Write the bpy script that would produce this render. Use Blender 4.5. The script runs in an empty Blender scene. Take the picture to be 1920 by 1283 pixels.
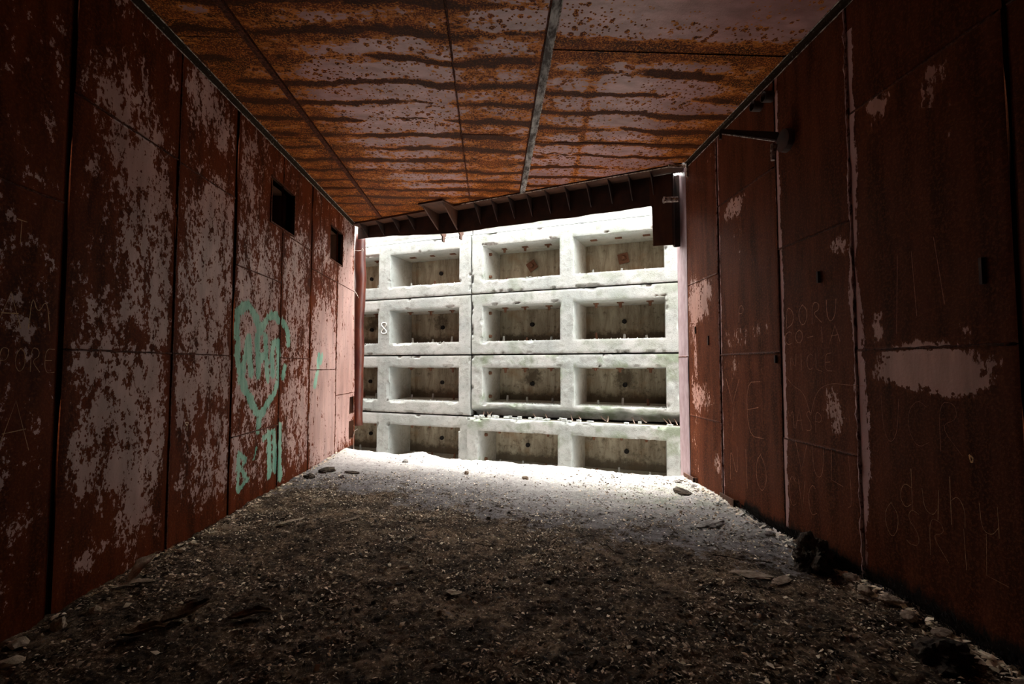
import bpy, math, random
import numpy as np
from mathutils import Vector
random.seed(7); rng = np.random.default_rng(11)
scene = bpy.context.scene
col = scene.collection

# ------------------------------------------------------------------ camera, sky, sun, exposure
F_PX = 900.0
cd = bpy.data.cameras.new('camera'); cam = bpy.data.objects.new('camera', cd); col.objects.link(cam)
cd.lens = F_PX / 1920 * 36; cd.sensor_width = 36; cd.clip_end = 200
psi = math.atan(40 / F_PX); th = math.atan(44.5 / F_PX * math.cos(psi))
fwd = Vector((math.sin(psi) * math.cos(th), math.cos(psi) * math.cos(th), math.sin(th)))
cam.location = (0, 0, 1.5)
cam.rotation_euler = fwd.to_track_quat('-Z', 'Y').to_euler()
scene.camera = cam
world = bpy.data.worlds.new('world'); scene.world = world; world.use_nodes = True
wn = world.node_tree.nodes; bg = wn['Background']
bg.inputs[0].default_value = (0.98, 0.98, 0.95, 1); bg.inputs[1].default_value = 9.0
sl = bpy.data.lights.new('sun', 'SUN'); sl.energy = 14; sl.angle = math.radians(30); sl.color = (1, .96, .9)
so = bpy.data.objects.new('sun', sl); col.objects.link(so)
so.rotation_euler = Vector((.10, -.16, -1)).to_track_quat('-Z', 'Y').to_euler()
vs = scene.view_settings
vs.view_transform = 'Standard'; vs.look = 'None'; vs.gamma = 1; vs.use_curve_mapping = False; vs.exposure = 0.6
scene.cycles.max_bounces = 12; scene.cycles.diffuse_bounces = 8

# ------------------------------------------------------------------ numpy noise
def _hash(ix, iy, seed):
    h = (ix.astype(np.int64) * 374761393 + iy.astype(np.int64) * 668265263 + seed * 974634777) & 0x7fffffff
    h = ((h ^ (h >> 13)) * 1274126177) & 0x7fffffff
    return ((h ^ (h >> 16)) & 0xffff) / 65535.0
def vnoise(x, y, seed=0):
    x = np.asarray(x, float); y = np.asarray(y, float)
    ix = np.floor(x); iy = np.floor(y); fx = x - ix; fy = y - iy
    fx = fx * fx * (3 - 2 * fx); fy = fy * fy * (3 - 2 * fy)
    a = _hash(ix, iy, seed); b = _hash(ix + 1, iy, seed); c = _hash(ix, iy + 1, seed); d = _hash(ix + 1, iy + 1, seed)
    return (a * (1 - fx) + b * fx) * (1 - fy) + (c * (1 - fx) + d * fx) * fy
def fbm(x, y, seed=0, octv=4, rough=.5):
    s = 0; a = 1; t = 0
    for k in range(octv):
        s = s + a * vnoise(x * 2 ** k, y * 2 ** k, seed + k * 17); t += a; a *= rough
    return s / t
def sstep(a, b, x):
    t = np.clip((x - a) / (b - a), 0, 1); return t * t * (3 - 2 * t)

# ------------------------------------------------------------------ mesh helpers
def tag(o, label=None, cat=None, group=None, kind=None):
    if label: o['label'] = label
    if cat: o['category'] = cat
    if group: o['group'] = group
    if kind: o['kind'] = kind
    return o
def link(name, me, mat=None, parent=None, smooth=False):
    o = bpy.data.objects.new(name, me); col.objects.link(o)
    if mat and not me.materials: me.materials.append(mat)
    if parent: o.parent = parent
    if smooth: me.polygons.foreach_set('use_smooth', [True] * len(me.polygons))
    return o
def mesh_obj(name, V, F, mat=None, parent=None, smooth=False, attrs=None):
    me = bpy.data.meshes.new(name)
    V = np.asarray(V, float); F = [tuple(int(i) for i in f) for f in F] if not isinstance(F, np.ndarray) else F
    if isinstance(F, np.ndarray):
        n, k = F.shape
        me.vertices.add(len(V)); me.vertices.foreach_set('co', V.ravel())
        me.loops.add(n * k); me.loops.foreach_set('vertex_index', F.ravel().astype(np.int32))
        me.polygons.add(n); me.polygons.foreach_set('loop_start', np.arange(n, dtype=np.int32) * k)
        me.update(calc_edges=True); me.validate()
    else:
        me.from_pydata(V.tolist(), [], F); me.update()
    for k, a in (attrs or {}).items():
        at = me.attributes.new(k, 'FLOAT', 'POINT'); at.data.foreach_set('value', np.asarray(a, float).ravel())
    return link(name, me, mat, parent, smooth)
def empty(name, loc, rz=0):
    o = bpy.data.objects.new(name, None); col.objects.link(o); o.location = loc; o.rotation_euler.z = rz; o.empty_display_size = .1
    return o
class MB:
    def __init__(s): s.V = []; s.F = []
    def add(s, V, F):
        n = len(s.V); s.V += [tuple(v) for v in V]; s.F += [tuple(i + n for i in f) for f in F]; return s
    def box(s, x0, x1, y0, y1, z0, z1):
        V = [(x, y, z) for z in (z0, z1) for y in (y0, y1) for x in (x0, x1)]
        return s.add(V, [(0, 2, 3, 1), (4, 5, 7, 6), (0, 1, 5, 4), (1, 3, 7, 5), (3, 2, 6, 7), (2, 0, 4, 6)])
    def prism(s, poly, thick):
        """poly: 3D points of a flat outline, extruded by the vector thick"""
        n = len(poly); t = Vector(thick)
        V = [Vector(p) for p in poly] + [Vector(p) + t for p in poly]
        F = [tuple(range(n))[::-1], tuple(range(n, 2 * n))] + [(i, (i + 1) % n, (i + 1) % n + n, i + n) for i in range(n)]
        return s.add(V, F)
    def tube(s, pts, r, n=8, caps=True):
        pts = [Vector(p) for p in pts]; rs = r if isinstance(r, (list, tuple)) else [r] * len(pts)
        V = []; F = []
        for i, p in enumerate(pts):
            d = (pts[min(i + 1, len(pts) - 1)] - pts[max(i - 1, 0)]).normalized()
            a = d.orthogonal().normalized() if i == 0 else (a - d * a.dot(d)).normalized()
            b = d.cross(a)
            V += [p + (a * math.cos(2 * math.pi * k / n) + b * math.sin(2 * math.pi * k / n)) * rs[i] for k in range(n)]
        for i in range(len(pts) - 1):
            F += [(i * n + k, i * n + (k + 1) % n, (i + 1) * n + (k + 1) % n, (i + 1) * n + k) for k in range(n)]
        if caps: F += [tuple(range(n))[::-1], tuple(range((len(pts) - 1) * n, len(pts) * n))]
        return s.add(V, F)
    def build(s, name, mat, parent=None, smooth=False):
        return mesh_obj(name, s.V, s.F, mat, parent, smooth)

# ------------------------------------------------------------------ materials
class NT:
    def __init__(s, name):
        s.m = bpy.data.materials.new(name); s.m.use_nodes = True; s.t = s.m.node_tree
        s.b = s.t.nodes['Principled BSDF']; s.tc = s.t.nodes.new('ShaderNodeTexCoord').outputs['Object']
    def set(s, sock, v):
        if hasattr(v, 'is_linked') or isinstance(v, bpy.types.NodeSocket): s.t.links.new(v, sock)
        else: sock.default_value = v
    def math(s, op, a, b=0.0, clamp=False):
        n = s.t.nodes.new('ShaderNodeMath'); n.operation = op; n.use_clamp = clamp
        s.set(n.inputs[0], a); s.set(n.inputs[1], b); return n.outputs[0]
    def map(s, scale, vec=None):
        n = s.t.nodes.new('ShaderNodeMapping'); s.set(n.inputs[0], vec or s.tc); n.inputs['Scale'].default_value = scale; return n.outputs[0]
    def noise(s, scale, detail=6, rough=.6, vec=None, dist=0):
        n = s.t.nodes.new('ShaderNodeTexNoise'); s.set(n.inputs['Vector'], vec or s.tc)
        n.inputs['Scale'].default_value = scale; n.inputs['Detail'].default_value = detail
        n.inputs['Roughness'].default_value = rough; n.inputs['Distortion'].default_value = dist; return n.outputs['Fac']
    def voro(s, scale, vec=None, feat='F1'):
        n = s.t.nodes.new('ShaderNodeTexVoronoi'); s.set(n.inputs['Vector'], vec or s.tc); n.feature = feat
        n.inputs['Scale'].default_value = scale; return n.outputs['Distance']
    def rng(s, v, a, b, c=0.0, d=1.0, smooth=False):
        n = s.t.nodes.new('ShaderNodeMapRange'); n.clamp = True
        if smooth: n.interpolation_type = 'SMOOTHSTEP'
        s.set(n.inputs[0], v)
        for i, x in zip((1, 2, 3, 4), (a, b, c, d)): n.inputs[i].default_value = x
        return n.outputs[0]
    def mix(s, f, a, b):
        n = s.t.nodes.new('ShaderNodeMix'); n.data_type = 'RGBA'
        s.set(n.inputs[0], f)
        for i, x in ((6, a), (7, b)):
            if isinstance(x, tuple): x = (*x, 1) if len(x) == 3 else x
            s.set(n.inputs[i], x)
        return n.outputs[2]
    def attr(s, name):
        n = s.t.nodes.new('ShaderNodeAttribute'); n.attribute_name = name; return n.outputs['Fac']
    def bump(s, h, strength=.5, dist=.01):
        n = s.t.nodes.new('ShaderNodeBump'); n.inputs['Strength'].default_value = strength; n.inputs['Distance'].default_value = dist
        s.set(n.inputs['Height'], h); s.t.links.new(n.outputs[0], s.b.inputs['Normal'])
    def out(s, colr, rough, spec=.5, metal=0.0):
        s.set(s.b.inputs['Base Color'], (*colr, 1) if isinstance(colr, tuple) else colr)
        s.set(s.b.inputs['Roughness'], rough); s.b.inputs['Specular IOR Level'].default_value = spec; s.set(s.b.inputs['Metallic'], metal)
        return s.m

def steel(name, scl, rust, paintc, orange=0.3, base_paint=0.08, spots=.35, rough_paint=.38, grain=60., namp=4.4, spec=(.05, .3)):
    m = NT(name); v = m.map(scl)
    n1a = m.noise(9, 9, .72, v, .25); n1b = m.noise(34, 7, .7, m.map((scl[0], scl[1], scl[2] * 1.3)))
    n1 = m.math('ADD', m.math('MULTIPLY', n1a, .6), m.math('MULTIPLY', n1b, .4))
    n2 = m.noise(1.7, 4, .55, v); n3 = m.noise(grain, 5, .65); n4 = m.noise(5, 8, .65, m.map((scl[0] * 1.3, scl[1] * 1.3, scl[2] * .5)))
    # round rust blooms that eat through the paint, in drifts
    vd = m.math('ADD', m.voro(12), m.math('MULTIPLY', m.math('SUBTRACT', n1b, .5), .5)); vo2 = m.noise(2.6, 3, .5)
    vd2 = m.math('ADD', m.voro(27), m.math('MULTIPLY', m.math('SUBTRACT', n3, .5), .4))
    gate = m.rng(m.noise(3.4, 4, .6), .40, .52)
    sp = m.math('MAXIMUM', m.math('MULTIPLY', m.rng(vd, .27, .33, 1, 0), gate), m.math('MULTIPLY', m.rng(vd2, .24, .32, 1, 0), m.rng(vo2, .40, .46)))
    sp = m.math('MULTIPLY', sp, spots)
    P = m.attr('paint')
    e = m.math('ADD', P, m.math('MULTIPLY', m.math('SUBTRACT', n1, .5), namp))
    e = m.math('ADD', e, m.math('MULTIPLY', m.math('SUBTRACT', n2, .5), .55))
    e = m.math('SUBTRACT', m.math('ADD', e, base_paint), sp)
    mask = m.rng(e, .485, .515)
    rim = m.math('MULTIPLY', m.rng(e, .12, .42), m.rng(e, .46, .50, 1, 0))
    dark, mid, org = rust
    rc = m.mix(m.rng(n4, .36, .62), dark, mid)
    rc = m.mix(m.math('MULTIPLY', m.rng(n3, .50, .60), orange), rc, org)
    rc = m.mix(m.math('MULTIPLY', rim, min(1, orange)), rc, org)
    B = m.math('ADD', m.attr('band'), m.math('MULTIPLY', m.math('SUBTRACT', n1, .5), 2.2))
    rc = m.mix(m.math('MULTIPLY', m.rng(B, .4, .62), .85), rc, dark)
    pc = m.mix(m.rng(n4, .35, .65), tuple(c * .78 for c in paintc), tuple(min(1, c * 1.2) for c in paintc))
    pc = m.mix(m.math('MULTIPLY', m.rng(n2, .4, .62), .3), pc, mid)
    c = m.mix(mask, rc, pc)
    T = m.math('ADD', m.attr('teal'), m.math('MULTIPLY', m.math('SUBTRACT', n1, .5), 2.8))
    c = m.mix(m.rng(T, .46, .56), c, m.mix(m.rng(n4, .4, .6), (.14, .33, .24), (.34, .55, .42)))
    W = m.math('ADD', m.attr('pale'), m.math('MULTIPLY', m.math('SUBTRACT', n1, .5), 2.4))
    c = m.mix(m.rng(W, .48, .54), c, (.56, .36, .34))
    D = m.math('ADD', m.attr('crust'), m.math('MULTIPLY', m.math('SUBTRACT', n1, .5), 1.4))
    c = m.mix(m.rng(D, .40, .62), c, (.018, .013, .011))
    m.bump(m.math('ADD', m.math('MULTIPLY', mask, .25), m.math('MULTIPLY', n3, .8)), .55, .006)
    m.out(c, m.math('ADD', m.math('MULTIPLY', mask, rough_paint - .62), m.math('ADD', m.math('MULTIPLY', n3, .2), .5)))
    m.set(m.b.inputs['Specular IOR Level'], m.math('ADD', m.math('MULTIPLY', mask, spec[1] - spec[0]), spec[0])); return m.m

M = {}
M['steel_left'] = steel('rusty_painted_steel', (1, 1, .55), ((.040, .0075, .002), (.125, .024, .007), (.26, .065, .016)), (.50, .31, .275), .25, namp=6.2)
M['steel_right'] = steel('brown_rusted_steel', (1.2, 1.2, .38), ((.055, .015, .0065), (.125, .034, .015), (.28, .088, .035)), (.58, .31, .25), .3, -.04, namp=3.4)
M['steel_ceiling'] = steel('rusty_ceiling_steel', (.5, 1, 1), ((.040, .0085, .002), (.15, .030, .006), (.85, .28, .045)), (.52, .29, .28), .6, .10, 1.1, .24, 75., 4.0, (.12, .5))
m = NT('dark_girder_steel'); n = m.noise(6, 8, .6); M['girder'] = m.out(m.mix(m.rng(n, .35, .65), (.02, .012, .010), (.06, .025, .017)), .7); 
m = NT('brown_plate_steel'); n = m.noise(5, 8, .65, m.map((1, 1, .4))); M['plate'] = m.out(m.mix(m.rng(n, .35, .65), (.05, .02, .012), (.12, .045, .02)), .65)
m = NT('seam_backing_steel'); M['backing'] = m.out((.012, .007, .005), .9)
m = NT('red_rust_pipe'); n = m.noise(7, 8, .65, m.map((1, 1, .3))); m.bump(n, .5, .02); M['post'] = m.out(m.mix(m.rng(n, .4, .62), (.05, .006, .004), (.11, .022, .008)), .42)
m = NT('pale_worn_paint'); n = m.noise(30, 8, .7); M['palepaint'] = m.out(m.mix(m.rng(n, .42, .56), (.10, .05, .035), (.58, .5, .44)), .7)
m = NT('grey_purple_paint'); n = m.noise(12, 8, .7, m.map((1, 1, .3))); M['edgeband'] = m.out(m.mix(m.rng(n, .4, .62), (.30, .20, .21), (.44, .33, .35)), .45)
m = NT('weld_metal'); n = m.noise(45, 6, .7); m.bump(n, .8, .01); M['weld'] = m.out(m.mix(m.rng(n, .45, .62), (.045, .012, .005), (.17, .05, .025)), .6, .1)
m = NT('pink_seam_weld'); n = m.noise(22, 8, .75, m.map((1, 1, .5))); m.bump(n, .8, .01); M['pinkweld'] = m.out(m.mix(m.rng(n, .42, .52), (.10, .025, .012), (.56, .36, .34)), .6, .2)
m = NT('trim_angle'); n = m.noise(40, 6, .75); M['angle'] = m.out(m.mix(m.rng(n, .60, .68), (.030, .018, .011), (.35, .29, .25)), .8, .08)
m = NT('grey_stained_weld'); n = m.noise(14, 9, .72, m.map((1, .35, 1))); m.bump(n, .8, .02); M['greyweld'] = m.out(m.mix(m.rng(n, .42, .6), (.055, .04, .034), (.45, .42, .40)), .75)
def scr(name, c): 
    m = NT(name); n = m.noise(60, 5, .7); return m.out(m.mix(m.rng(n, .4, .6), tuple(x * .45 for x in c), c), .7)
M['scratch'] = scr('fresh_rust_scratch', (.50, .17, .075)); M['scratch_ochre'] = scr('ochre_scratch', (.55, .29, .12)); M['chip'] = scr('cream_paint_chip', (.9, .66, .45)); M['chip_orange'] = scr('orange_paint_chip', (.95, .55, .22))
m = NT('chalk'); M['chalk'] = m.out((.85, .86, .82), .9)
m = NT('rusty_bolt'); n = m.noise(30, 5, .6); M['bolt'] = m.out(m.mix(n, (.07, .025, .012), (.22, .10, .05)), .8)
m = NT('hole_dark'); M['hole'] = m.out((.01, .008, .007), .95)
m = NT('rebar'); M['rebar'] = m.out((.34, .25, .20), .8)

def concrete():
    m = NT('weathered_concrete'); a = m.attr('inner')
    n = m.noise(1.3, 8, .6); n2 = m.noise(9, 10, .7); st = m.noise(4.2, 9, .7, m.map((1, 1, .17)), .3)
    c = m.mix(m.rng(n, .35, .65), (.34, .37, .355), (.50, .51, .49))
    c = m.mix(m.math('MULTIPLY', m.rng(n2, .50, .62), .45), c, (.21, .21, .185))
    moss = m.math('MULTIPLY', m.rng(m.noise(2.2, 6, .6), .50, .64), m.attr('moss')); c = m.mix(moss, c, (.21, .255, .18))
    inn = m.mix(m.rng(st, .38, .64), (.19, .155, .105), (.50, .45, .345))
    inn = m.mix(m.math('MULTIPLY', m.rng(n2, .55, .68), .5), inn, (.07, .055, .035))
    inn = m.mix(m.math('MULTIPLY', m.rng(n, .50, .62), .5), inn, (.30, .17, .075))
    c = m.mix(m.math('MULTIPLY', m.rng(a, 0, .3), .8), c, m.mix(m.rng(n2, .4, .6), (.34, .315, .25), (.50, .475, .40)))  # cell sides and roofs tinted warm, bounced light put into the colour
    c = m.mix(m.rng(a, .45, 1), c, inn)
    c = m.mix(m.math('MULTIPLY', m.rng(m.math('ADD', m.attr('shade_stain'), m.math('MULTIPLY', m.math('SUBTRACT', n2, .5), 1.2)), .4, .7), .85), c, (.085, .066, .042))  # painted recess and joint shade, plus round patches, mixed in as dark brown
    m.bump(m.math('ADD', n2, m.math('MULTIPLY', m.noise(60, 4, .6), .5)), .5, .02)
    return m.out(c, .9, .3)
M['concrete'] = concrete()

def soil():
    m = NT('littered_soil_floor')
    D = m.attr('dust'); n = m.noise(2.2, 8, .62); n2 = m.math('ADD', m.math('MULTIPLY', m.noise(7, 9, .7), .5), m.math('MULTIPLY', m.noise(22, 9, .72), .5)); n3 = m.noise(55, 6, .7); vs_ = m.voro(38)
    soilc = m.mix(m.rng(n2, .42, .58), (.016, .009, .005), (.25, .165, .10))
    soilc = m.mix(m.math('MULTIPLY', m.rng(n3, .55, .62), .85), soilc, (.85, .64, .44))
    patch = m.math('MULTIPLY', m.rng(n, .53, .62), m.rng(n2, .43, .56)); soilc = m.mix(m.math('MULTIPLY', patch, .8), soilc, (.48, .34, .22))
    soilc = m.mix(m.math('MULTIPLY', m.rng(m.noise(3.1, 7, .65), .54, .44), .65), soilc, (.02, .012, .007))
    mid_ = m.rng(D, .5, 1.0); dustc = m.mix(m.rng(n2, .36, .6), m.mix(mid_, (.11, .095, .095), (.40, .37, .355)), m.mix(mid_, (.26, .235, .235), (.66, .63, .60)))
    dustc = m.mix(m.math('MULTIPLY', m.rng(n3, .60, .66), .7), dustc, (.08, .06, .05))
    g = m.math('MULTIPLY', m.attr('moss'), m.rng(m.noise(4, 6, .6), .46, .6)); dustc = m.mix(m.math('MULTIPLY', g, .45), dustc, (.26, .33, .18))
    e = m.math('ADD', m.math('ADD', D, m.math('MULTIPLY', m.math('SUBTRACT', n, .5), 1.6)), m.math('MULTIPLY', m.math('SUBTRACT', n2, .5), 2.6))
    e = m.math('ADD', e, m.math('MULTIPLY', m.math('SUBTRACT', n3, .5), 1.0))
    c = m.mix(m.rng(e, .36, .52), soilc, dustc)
    m.bump(m.math('ADD', n2, m.math('MULTIPLY', n3, .6)), .9, .03)
    return m.out(c, .95, .25)
M['soil'] = soil()
def rockm(name, a, b):
    m = NT(name); n = m.noise(14, 9, .7); m.bump(n, .9, .03); return m.out(m.mix(m.rng(n, .38, .62), a, b), .9, .3)
M['rock_dark'] = rockm('dark_clod', (.02, .014, .01), (.12, .09, .065)); M['rock_grey'] = rockm('grey_stone', (.17, .15, .14), (.45, .42, .39))
M['rock_tan'] = rockm('tan_stone', (.20, .14, .10), (.52, .40, .30)); M['leaf_dark'] = rockm('dry_dark_leaf', (.06, .034, .02), (.38, .26, .16))
M['leaf_pale'] = rockm('dry_pale_leaf', (.42, .32, .2), (.85, .74, .58)); M['twig'] = rockm('twig_bark', (.03, .02, .012), (.10, .065, .04))
M['moss'] = rockm('black_moss', (.008, .007, .006), (.035, .028, .024))
def litterm():
    m = NT('leaf_litter'); t = m.attr('tone'); n = m.noise(40, 4, .6)
    c = m.mix(m.rng(t, .0, .5), (.012, .008, .005), (.34, .24, .15)); c = m.mix(m.rng(t, .42, .8), c, (1.0, .86, .66))
    c = m.mix(m.rng(t, 1.2, 2.0), c, (.72, .72, .74))
    return m.out(c, .8, .35)
M['litter'] = litterm()

# ------------------------------------------------------------------ tunnel constants
A = 2.6; H = 4.18; Y_BACK = -4.0
def blobs(B, u, v):
    s = 0
    for (cu, cv, ru, rv, a) in B:
        s = s + a * np.exp(-1.3 * (((u - cu) / ru) ** 2 + ((v - cv) / rv) ** 2) ** 1.6)
    return s
def polydist(strokes, u, v):
    d = np.full(np.shape(u), 9.0)
    for st in strokes:
        for (a, b) in zip(st[:-1], st[1:]):
            ax, ay = a; bx, by = b; L = (bx - ax) ** 2 + (by - ay) ** 2 + 1e-9
            t = np.clip(((u - ax) * (bx - ax) + (v - ay) * (by - ay)) / L, 0, 1)
            d = np.minimum(d, np.hypot(u - ax - t * (bx - ax), v - ay - t * (by - ay)))
    return d
LB = [(3.17,3.33,0.15,0.14,0.30),(3.52,3.38,0.27,0.23,0.50),(3.63,3.32,0.23,0.12,0.40),(3.75,2.67,0.26,0.45,0.60),(3.49,2.97,0.21,0.15,0.35),(3.81,2.02,0.26,0.37,0.70),(3.31,1.84,0.29,0.21,0.35),(3.47,1.48,0.37,0.13,0.40),(3.63,1.21,0.35,0.31,0.65),(3.22,0.91,0.15,0.17,0.40),(3.41,0.91,0.30,0.22,0.50),(3.76,0.80,0.23,0.44,0.70),(3.23,0.32,0.15,0.07,0.50),(3.55,0.47,0.15,0.34,0.40),(4.46,3.90,0.36,0.30,0.55),(4.08,3.74,0.11,0.23,0.30),(4.69,3.71,0.17,0.21,0.40),(4.56,2.83,0.37,0.50,0.60),(4.35,2.10,0.42,0.38,0.50),(4.47,1.34,0.44,0.34,0.60),(4.77,0.61,0.27,0.31,0.50),(4.32,0.51,0.15,0.23,0.40),(5.17,3.53,0.21,0.40,0.50),(5.51,2.74,0.55,0.42,0.50),(5.42,2.13,0.50,0.35,0.90),(5.45,1.54,0.50,0.59,0.75),(5.50,0.53,0.51,0.47,0.35),(6.46,3.04,0.41,0.50,0.50),(6.42,2.24,0.40,0.49,0.50),(6.50,0.84,0.40,0.77,0.60),(7.43,3.19,0.44,0.33,0.40),(7.5,1.87,0.54,0.6,0.95),(7.62,0.64,0.6,1.0,1.15),(8.75,2.2,0.6,1.6,1.15),(8.54,0.81,0.58,1.11,0.70),(2.81,1.67,0.10,0.04,0.50),(2.72,1.49,0.07,0.03,0.35),(2.72,2.06,0.06,0.01,0.50),(2.87,2.05,0.04,0.02,0.50),(2.72,0.95,0.02,0.03,0.40)]
RB = [(3.06,3.20,0.11,0.10,0.60),(3.02,3.27,0.12,0.06,0.40),(2.62,3.20,0.12,0.09,0.60),(2.69,3.08,0.06,0.07,0.45),(2.50,2.95,0.04,0.12,0.35),(2.53,2.82,0.02,0.04,0.50),(2.75,1.50,0.36,0.13,1.20),(2.70,1.41,0.26,0.10,0.90),(3.11,1.74,0.08,0.08,0.55),(3.08,1.84,0.04,0.03,0.50),(2.54,1.72,0.06,0.07,0.55),(3.46,2.42,0.12,0.07,0.70),(3.54,1.18,0.12,0.18,0.65),(5.00,3.19,0.20,0.12,0.80),(4.75,3.23,0.18,0.07,0.30),(4.87,2.82,0.16,0.22,0.30),(5.84,2.34,0.32,0.27,0.90),(5.57,2.49,0.20,0.13,0.30),(6.02,1.40,0.13,1.36,0.50),(5.80,1.11,0.28,0.16,0.60),(5.46,0.38,0.10,0.13,0.60),(5.00,1.79,0.29,0.12,0.45),(4.56,1.82,0.18,0.10,0.35),(5.10,1.48,0.11,0.17,0.35),(4.78,1.48,0.29,0.11,0.30),(5.37,3.89,0.19,0.16,0.30),(4.05,0.52,0.04,0.05,0.40),(3.72,3.98,0.05,0.04,0.30)]
TEAL = [[(5.530,0.945),(5.354,1.101),(5.175,1.298),(5.067,1.533),(5.018,1.859),(5.039,2.053),(5.131,2.131),(5.252,2.146),(5.397,2.064),(5.528,1.909)],
 [(5.553,1.911),(5.702,2.053),(5.879,2.116),(5.984,2.061)], [(5.997,1.279),(5.889,1.156),(5.729,1.072),(5.555,0.942)], [(6.106,2.039),(6.239,1.915),(6.279,1.780)],
 [(6.199,1.486),(6.142,1.373)], [(5.261,1.774),(5.213,1.618),(5.118,1.356)], [(5.283,1.775),(5.337,1.419)], [(5.471,1.815),(5.493,1.399)], [(5.483,1.583),(5.673,1.611)],
 [(5.661,1.826),(5.713,1.364)], [(5.847,1.411),(5.842,1.760),(5.984,1.786),(6.006,1.376)], [(5.532,0.909),(5.540,0.772)], [(7.398,1.661),(7.364,1.468),(7.246,1.216)], [(7.537,1.648),(7.472,1.565)],
 [(5.803,0.693),(5.828,0.223)], [(6.085,0.751),(6.119,0.126)], [(5.943,0.673),(5.966,0.256)]]
TEAL_FAINT = [[(5.127,0.598),(5.137,0.215)], [(5.139,0.585),(5.273,0.504),(5.168,0.426),(5.330,0.278),(5.158,0.221)], [(5.500,0.589),(5.435,0.473)], [(5.672,0.669),(5.940,0.731)], [(5.815,0.474),(5.954,0.481)]]
LSEAMS = [3.02, 4.04, 4.95, 6.04, 7.02, 8.2]; RSEAMS = [2.24, 3.3, 4.2, 5.33, 6.2]
def fld_left(y, z):
    wy = y + (fbm(y * 2.5, z * 1.3, 5) - .5) * .25; wz = z + (fbm(y * 2, z * 1.5, 9) - .5) * .3
    p = np.minimum(blobs([(a, b, c * 1.22, d * 1.22, e) for a, b, c, d, e in LB], wy, wz) * 1.0, .64 + .5 * sstep(7.0, 7.6, y))
    p = p + (fbm(y * 5, z * 1.1, 31, 4) - .5) * .55 * sstep(.1, .5, p)
    for s in LSEAMS: p = p - .7 * np.exp(-((y - s) / .05) ** 2)
    p = p - .25 * np.exp(-((z - .05) / .18) ** 2)
    t = 1.05 - polydist(TEAL, y, z) / .05 * .5; tf = .78 - polydist(TEAL_FAINT, y, z) / .05 * .5
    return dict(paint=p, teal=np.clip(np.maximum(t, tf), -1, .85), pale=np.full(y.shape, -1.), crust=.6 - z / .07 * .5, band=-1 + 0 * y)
def fld_right(y, z):
    wy = y + (fbm(y * 3, z * 2, 15) - .5) * .12; wz = z + (fbm(y * 3, z * 2, 19) - .5) * .14
    p = blobs([(a, b, c * 1.2, d * 1.2, e) for a, b, c, d, e in RB], wy, wz) * 1.0
    p = p * (1 - .9 * ((z < 1.61) & (z > 1.595) & (y < 3.3)))
    w3 = .022 + .03 * fbm(z * 2.2, z * 0, 44) * sstep(3.9, 2.2, z) + .01
    pale = 1.05 - np.abs(y - 3.285 - (fbm(z * 1.5, z * 0, 8) - .5) * .06) / w3 * .55 * np.where((y < 3.3), .9, 1.2)
    pale = np.where(z > 3.95, -1, pale) - .35 * sstep(1.0, .3, z)
    p2 = .95 - np.abs(y - 4.165) / .035 * .5; p3 = .8 - np.abs(y - 5.31) / .03 * .5
    pale = np.maximum(pale, np.maximum(p2, p3))
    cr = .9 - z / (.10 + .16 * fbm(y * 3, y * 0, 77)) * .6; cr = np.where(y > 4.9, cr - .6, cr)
    return dict(paint=p - .05, teal=np.full(y.shape, -1.), pale=pale, crust=cr, band=-1 + 0 * y)
CB = [(-1.05,4.75,.95,.8,.85),(-1.0,4.1,.8,.4,.3),(-.62,4.6,.38,1.0,.35),(-1.1,5.7,.85,.6,.6),(-1.0,6.6,.9,.7,.42),(-.7,7.3,.6,.6,.4),(-2.25,3.35,.25,.3,.8),(1.6,3.35,1.5,.5,1.5),(1.55,4.6,1.1,.8,.95),(1.0,4.4,.5,.5,.2),(1.2,5.7,.9,.6,.6),(1.6,6.3,1.1,.6,.75),(.8,6.6,.4,.8,.75),(.1,3.8,.36,.5,.62),(.1,4.6,.3,.5,.3),(.1,5.3,.3,.4,.3),(.1,6.6,.25,.25,.3),(.33,6.3,.1,1.2,.4),(-1.5,3.6,.3,.12,.4),(-.9,3.5,.7,.2,.25)]
def fld_ceil(x, y):
    wx_ = x + (fbm(x * 2, y * 2, 3) - .5) * .3; wy = y + (fbm(x * 2.2, y * 3, 4) - .5) * .2
    p = np.minimum(blobs(CB, wx_, wy), np.where((x > .5) & (y < 3.9), 1.5, .95))
    ph = np.where(x > .5, .0, .11); wob = (fbm(x * 2.5, y * .5, 21, 6, .65) - .5) * .20
    per = np.abs(((y + wob - 4.25 + ph) / .345 + .5) % 1 - .5) * .345
    band = np.exp(-(per / (.028 + .055 * fbm(x * 2.5, y * 5, 66, 3) ** 1.5 * 1.6)) ** 2)
    band = band * (.35 + .65 * sstep(.30, .5, fbm(x * 1.6 + 7, y * 5, 88, 4))); band = band * np.where((x > .5) & (y < 4.1), 0, 1)
    p = p - 1.3 * band
    # dark streak that crosses the right-hand plates, worn edges next to the cross seams
    p = p - .7 * np.exp(-((x - (.93 + .1 * (y - 4.1))) / (.035 + .06 * sstep(5.0, 4.2, y))) ** 2) * (y > 3.97)
    p = p - .9 * np.exp(-((y - 3.9) / .14) ** 2) * (x > .5)
    p = p + (fbm(x * 6, y * 6, 41, 4) - .5) * .5 * sstep(.1, .4, p)
    p = p + .25 * sstep(6.9, 7.8, y + .5 * (x - .5)) * (x > .5)
    return dict(paint=p, teal=np.full(x.shape, -1.), pale=-1 + 0 * x, crust=-1 + 0 * x, band=band * 1.0)

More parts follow.
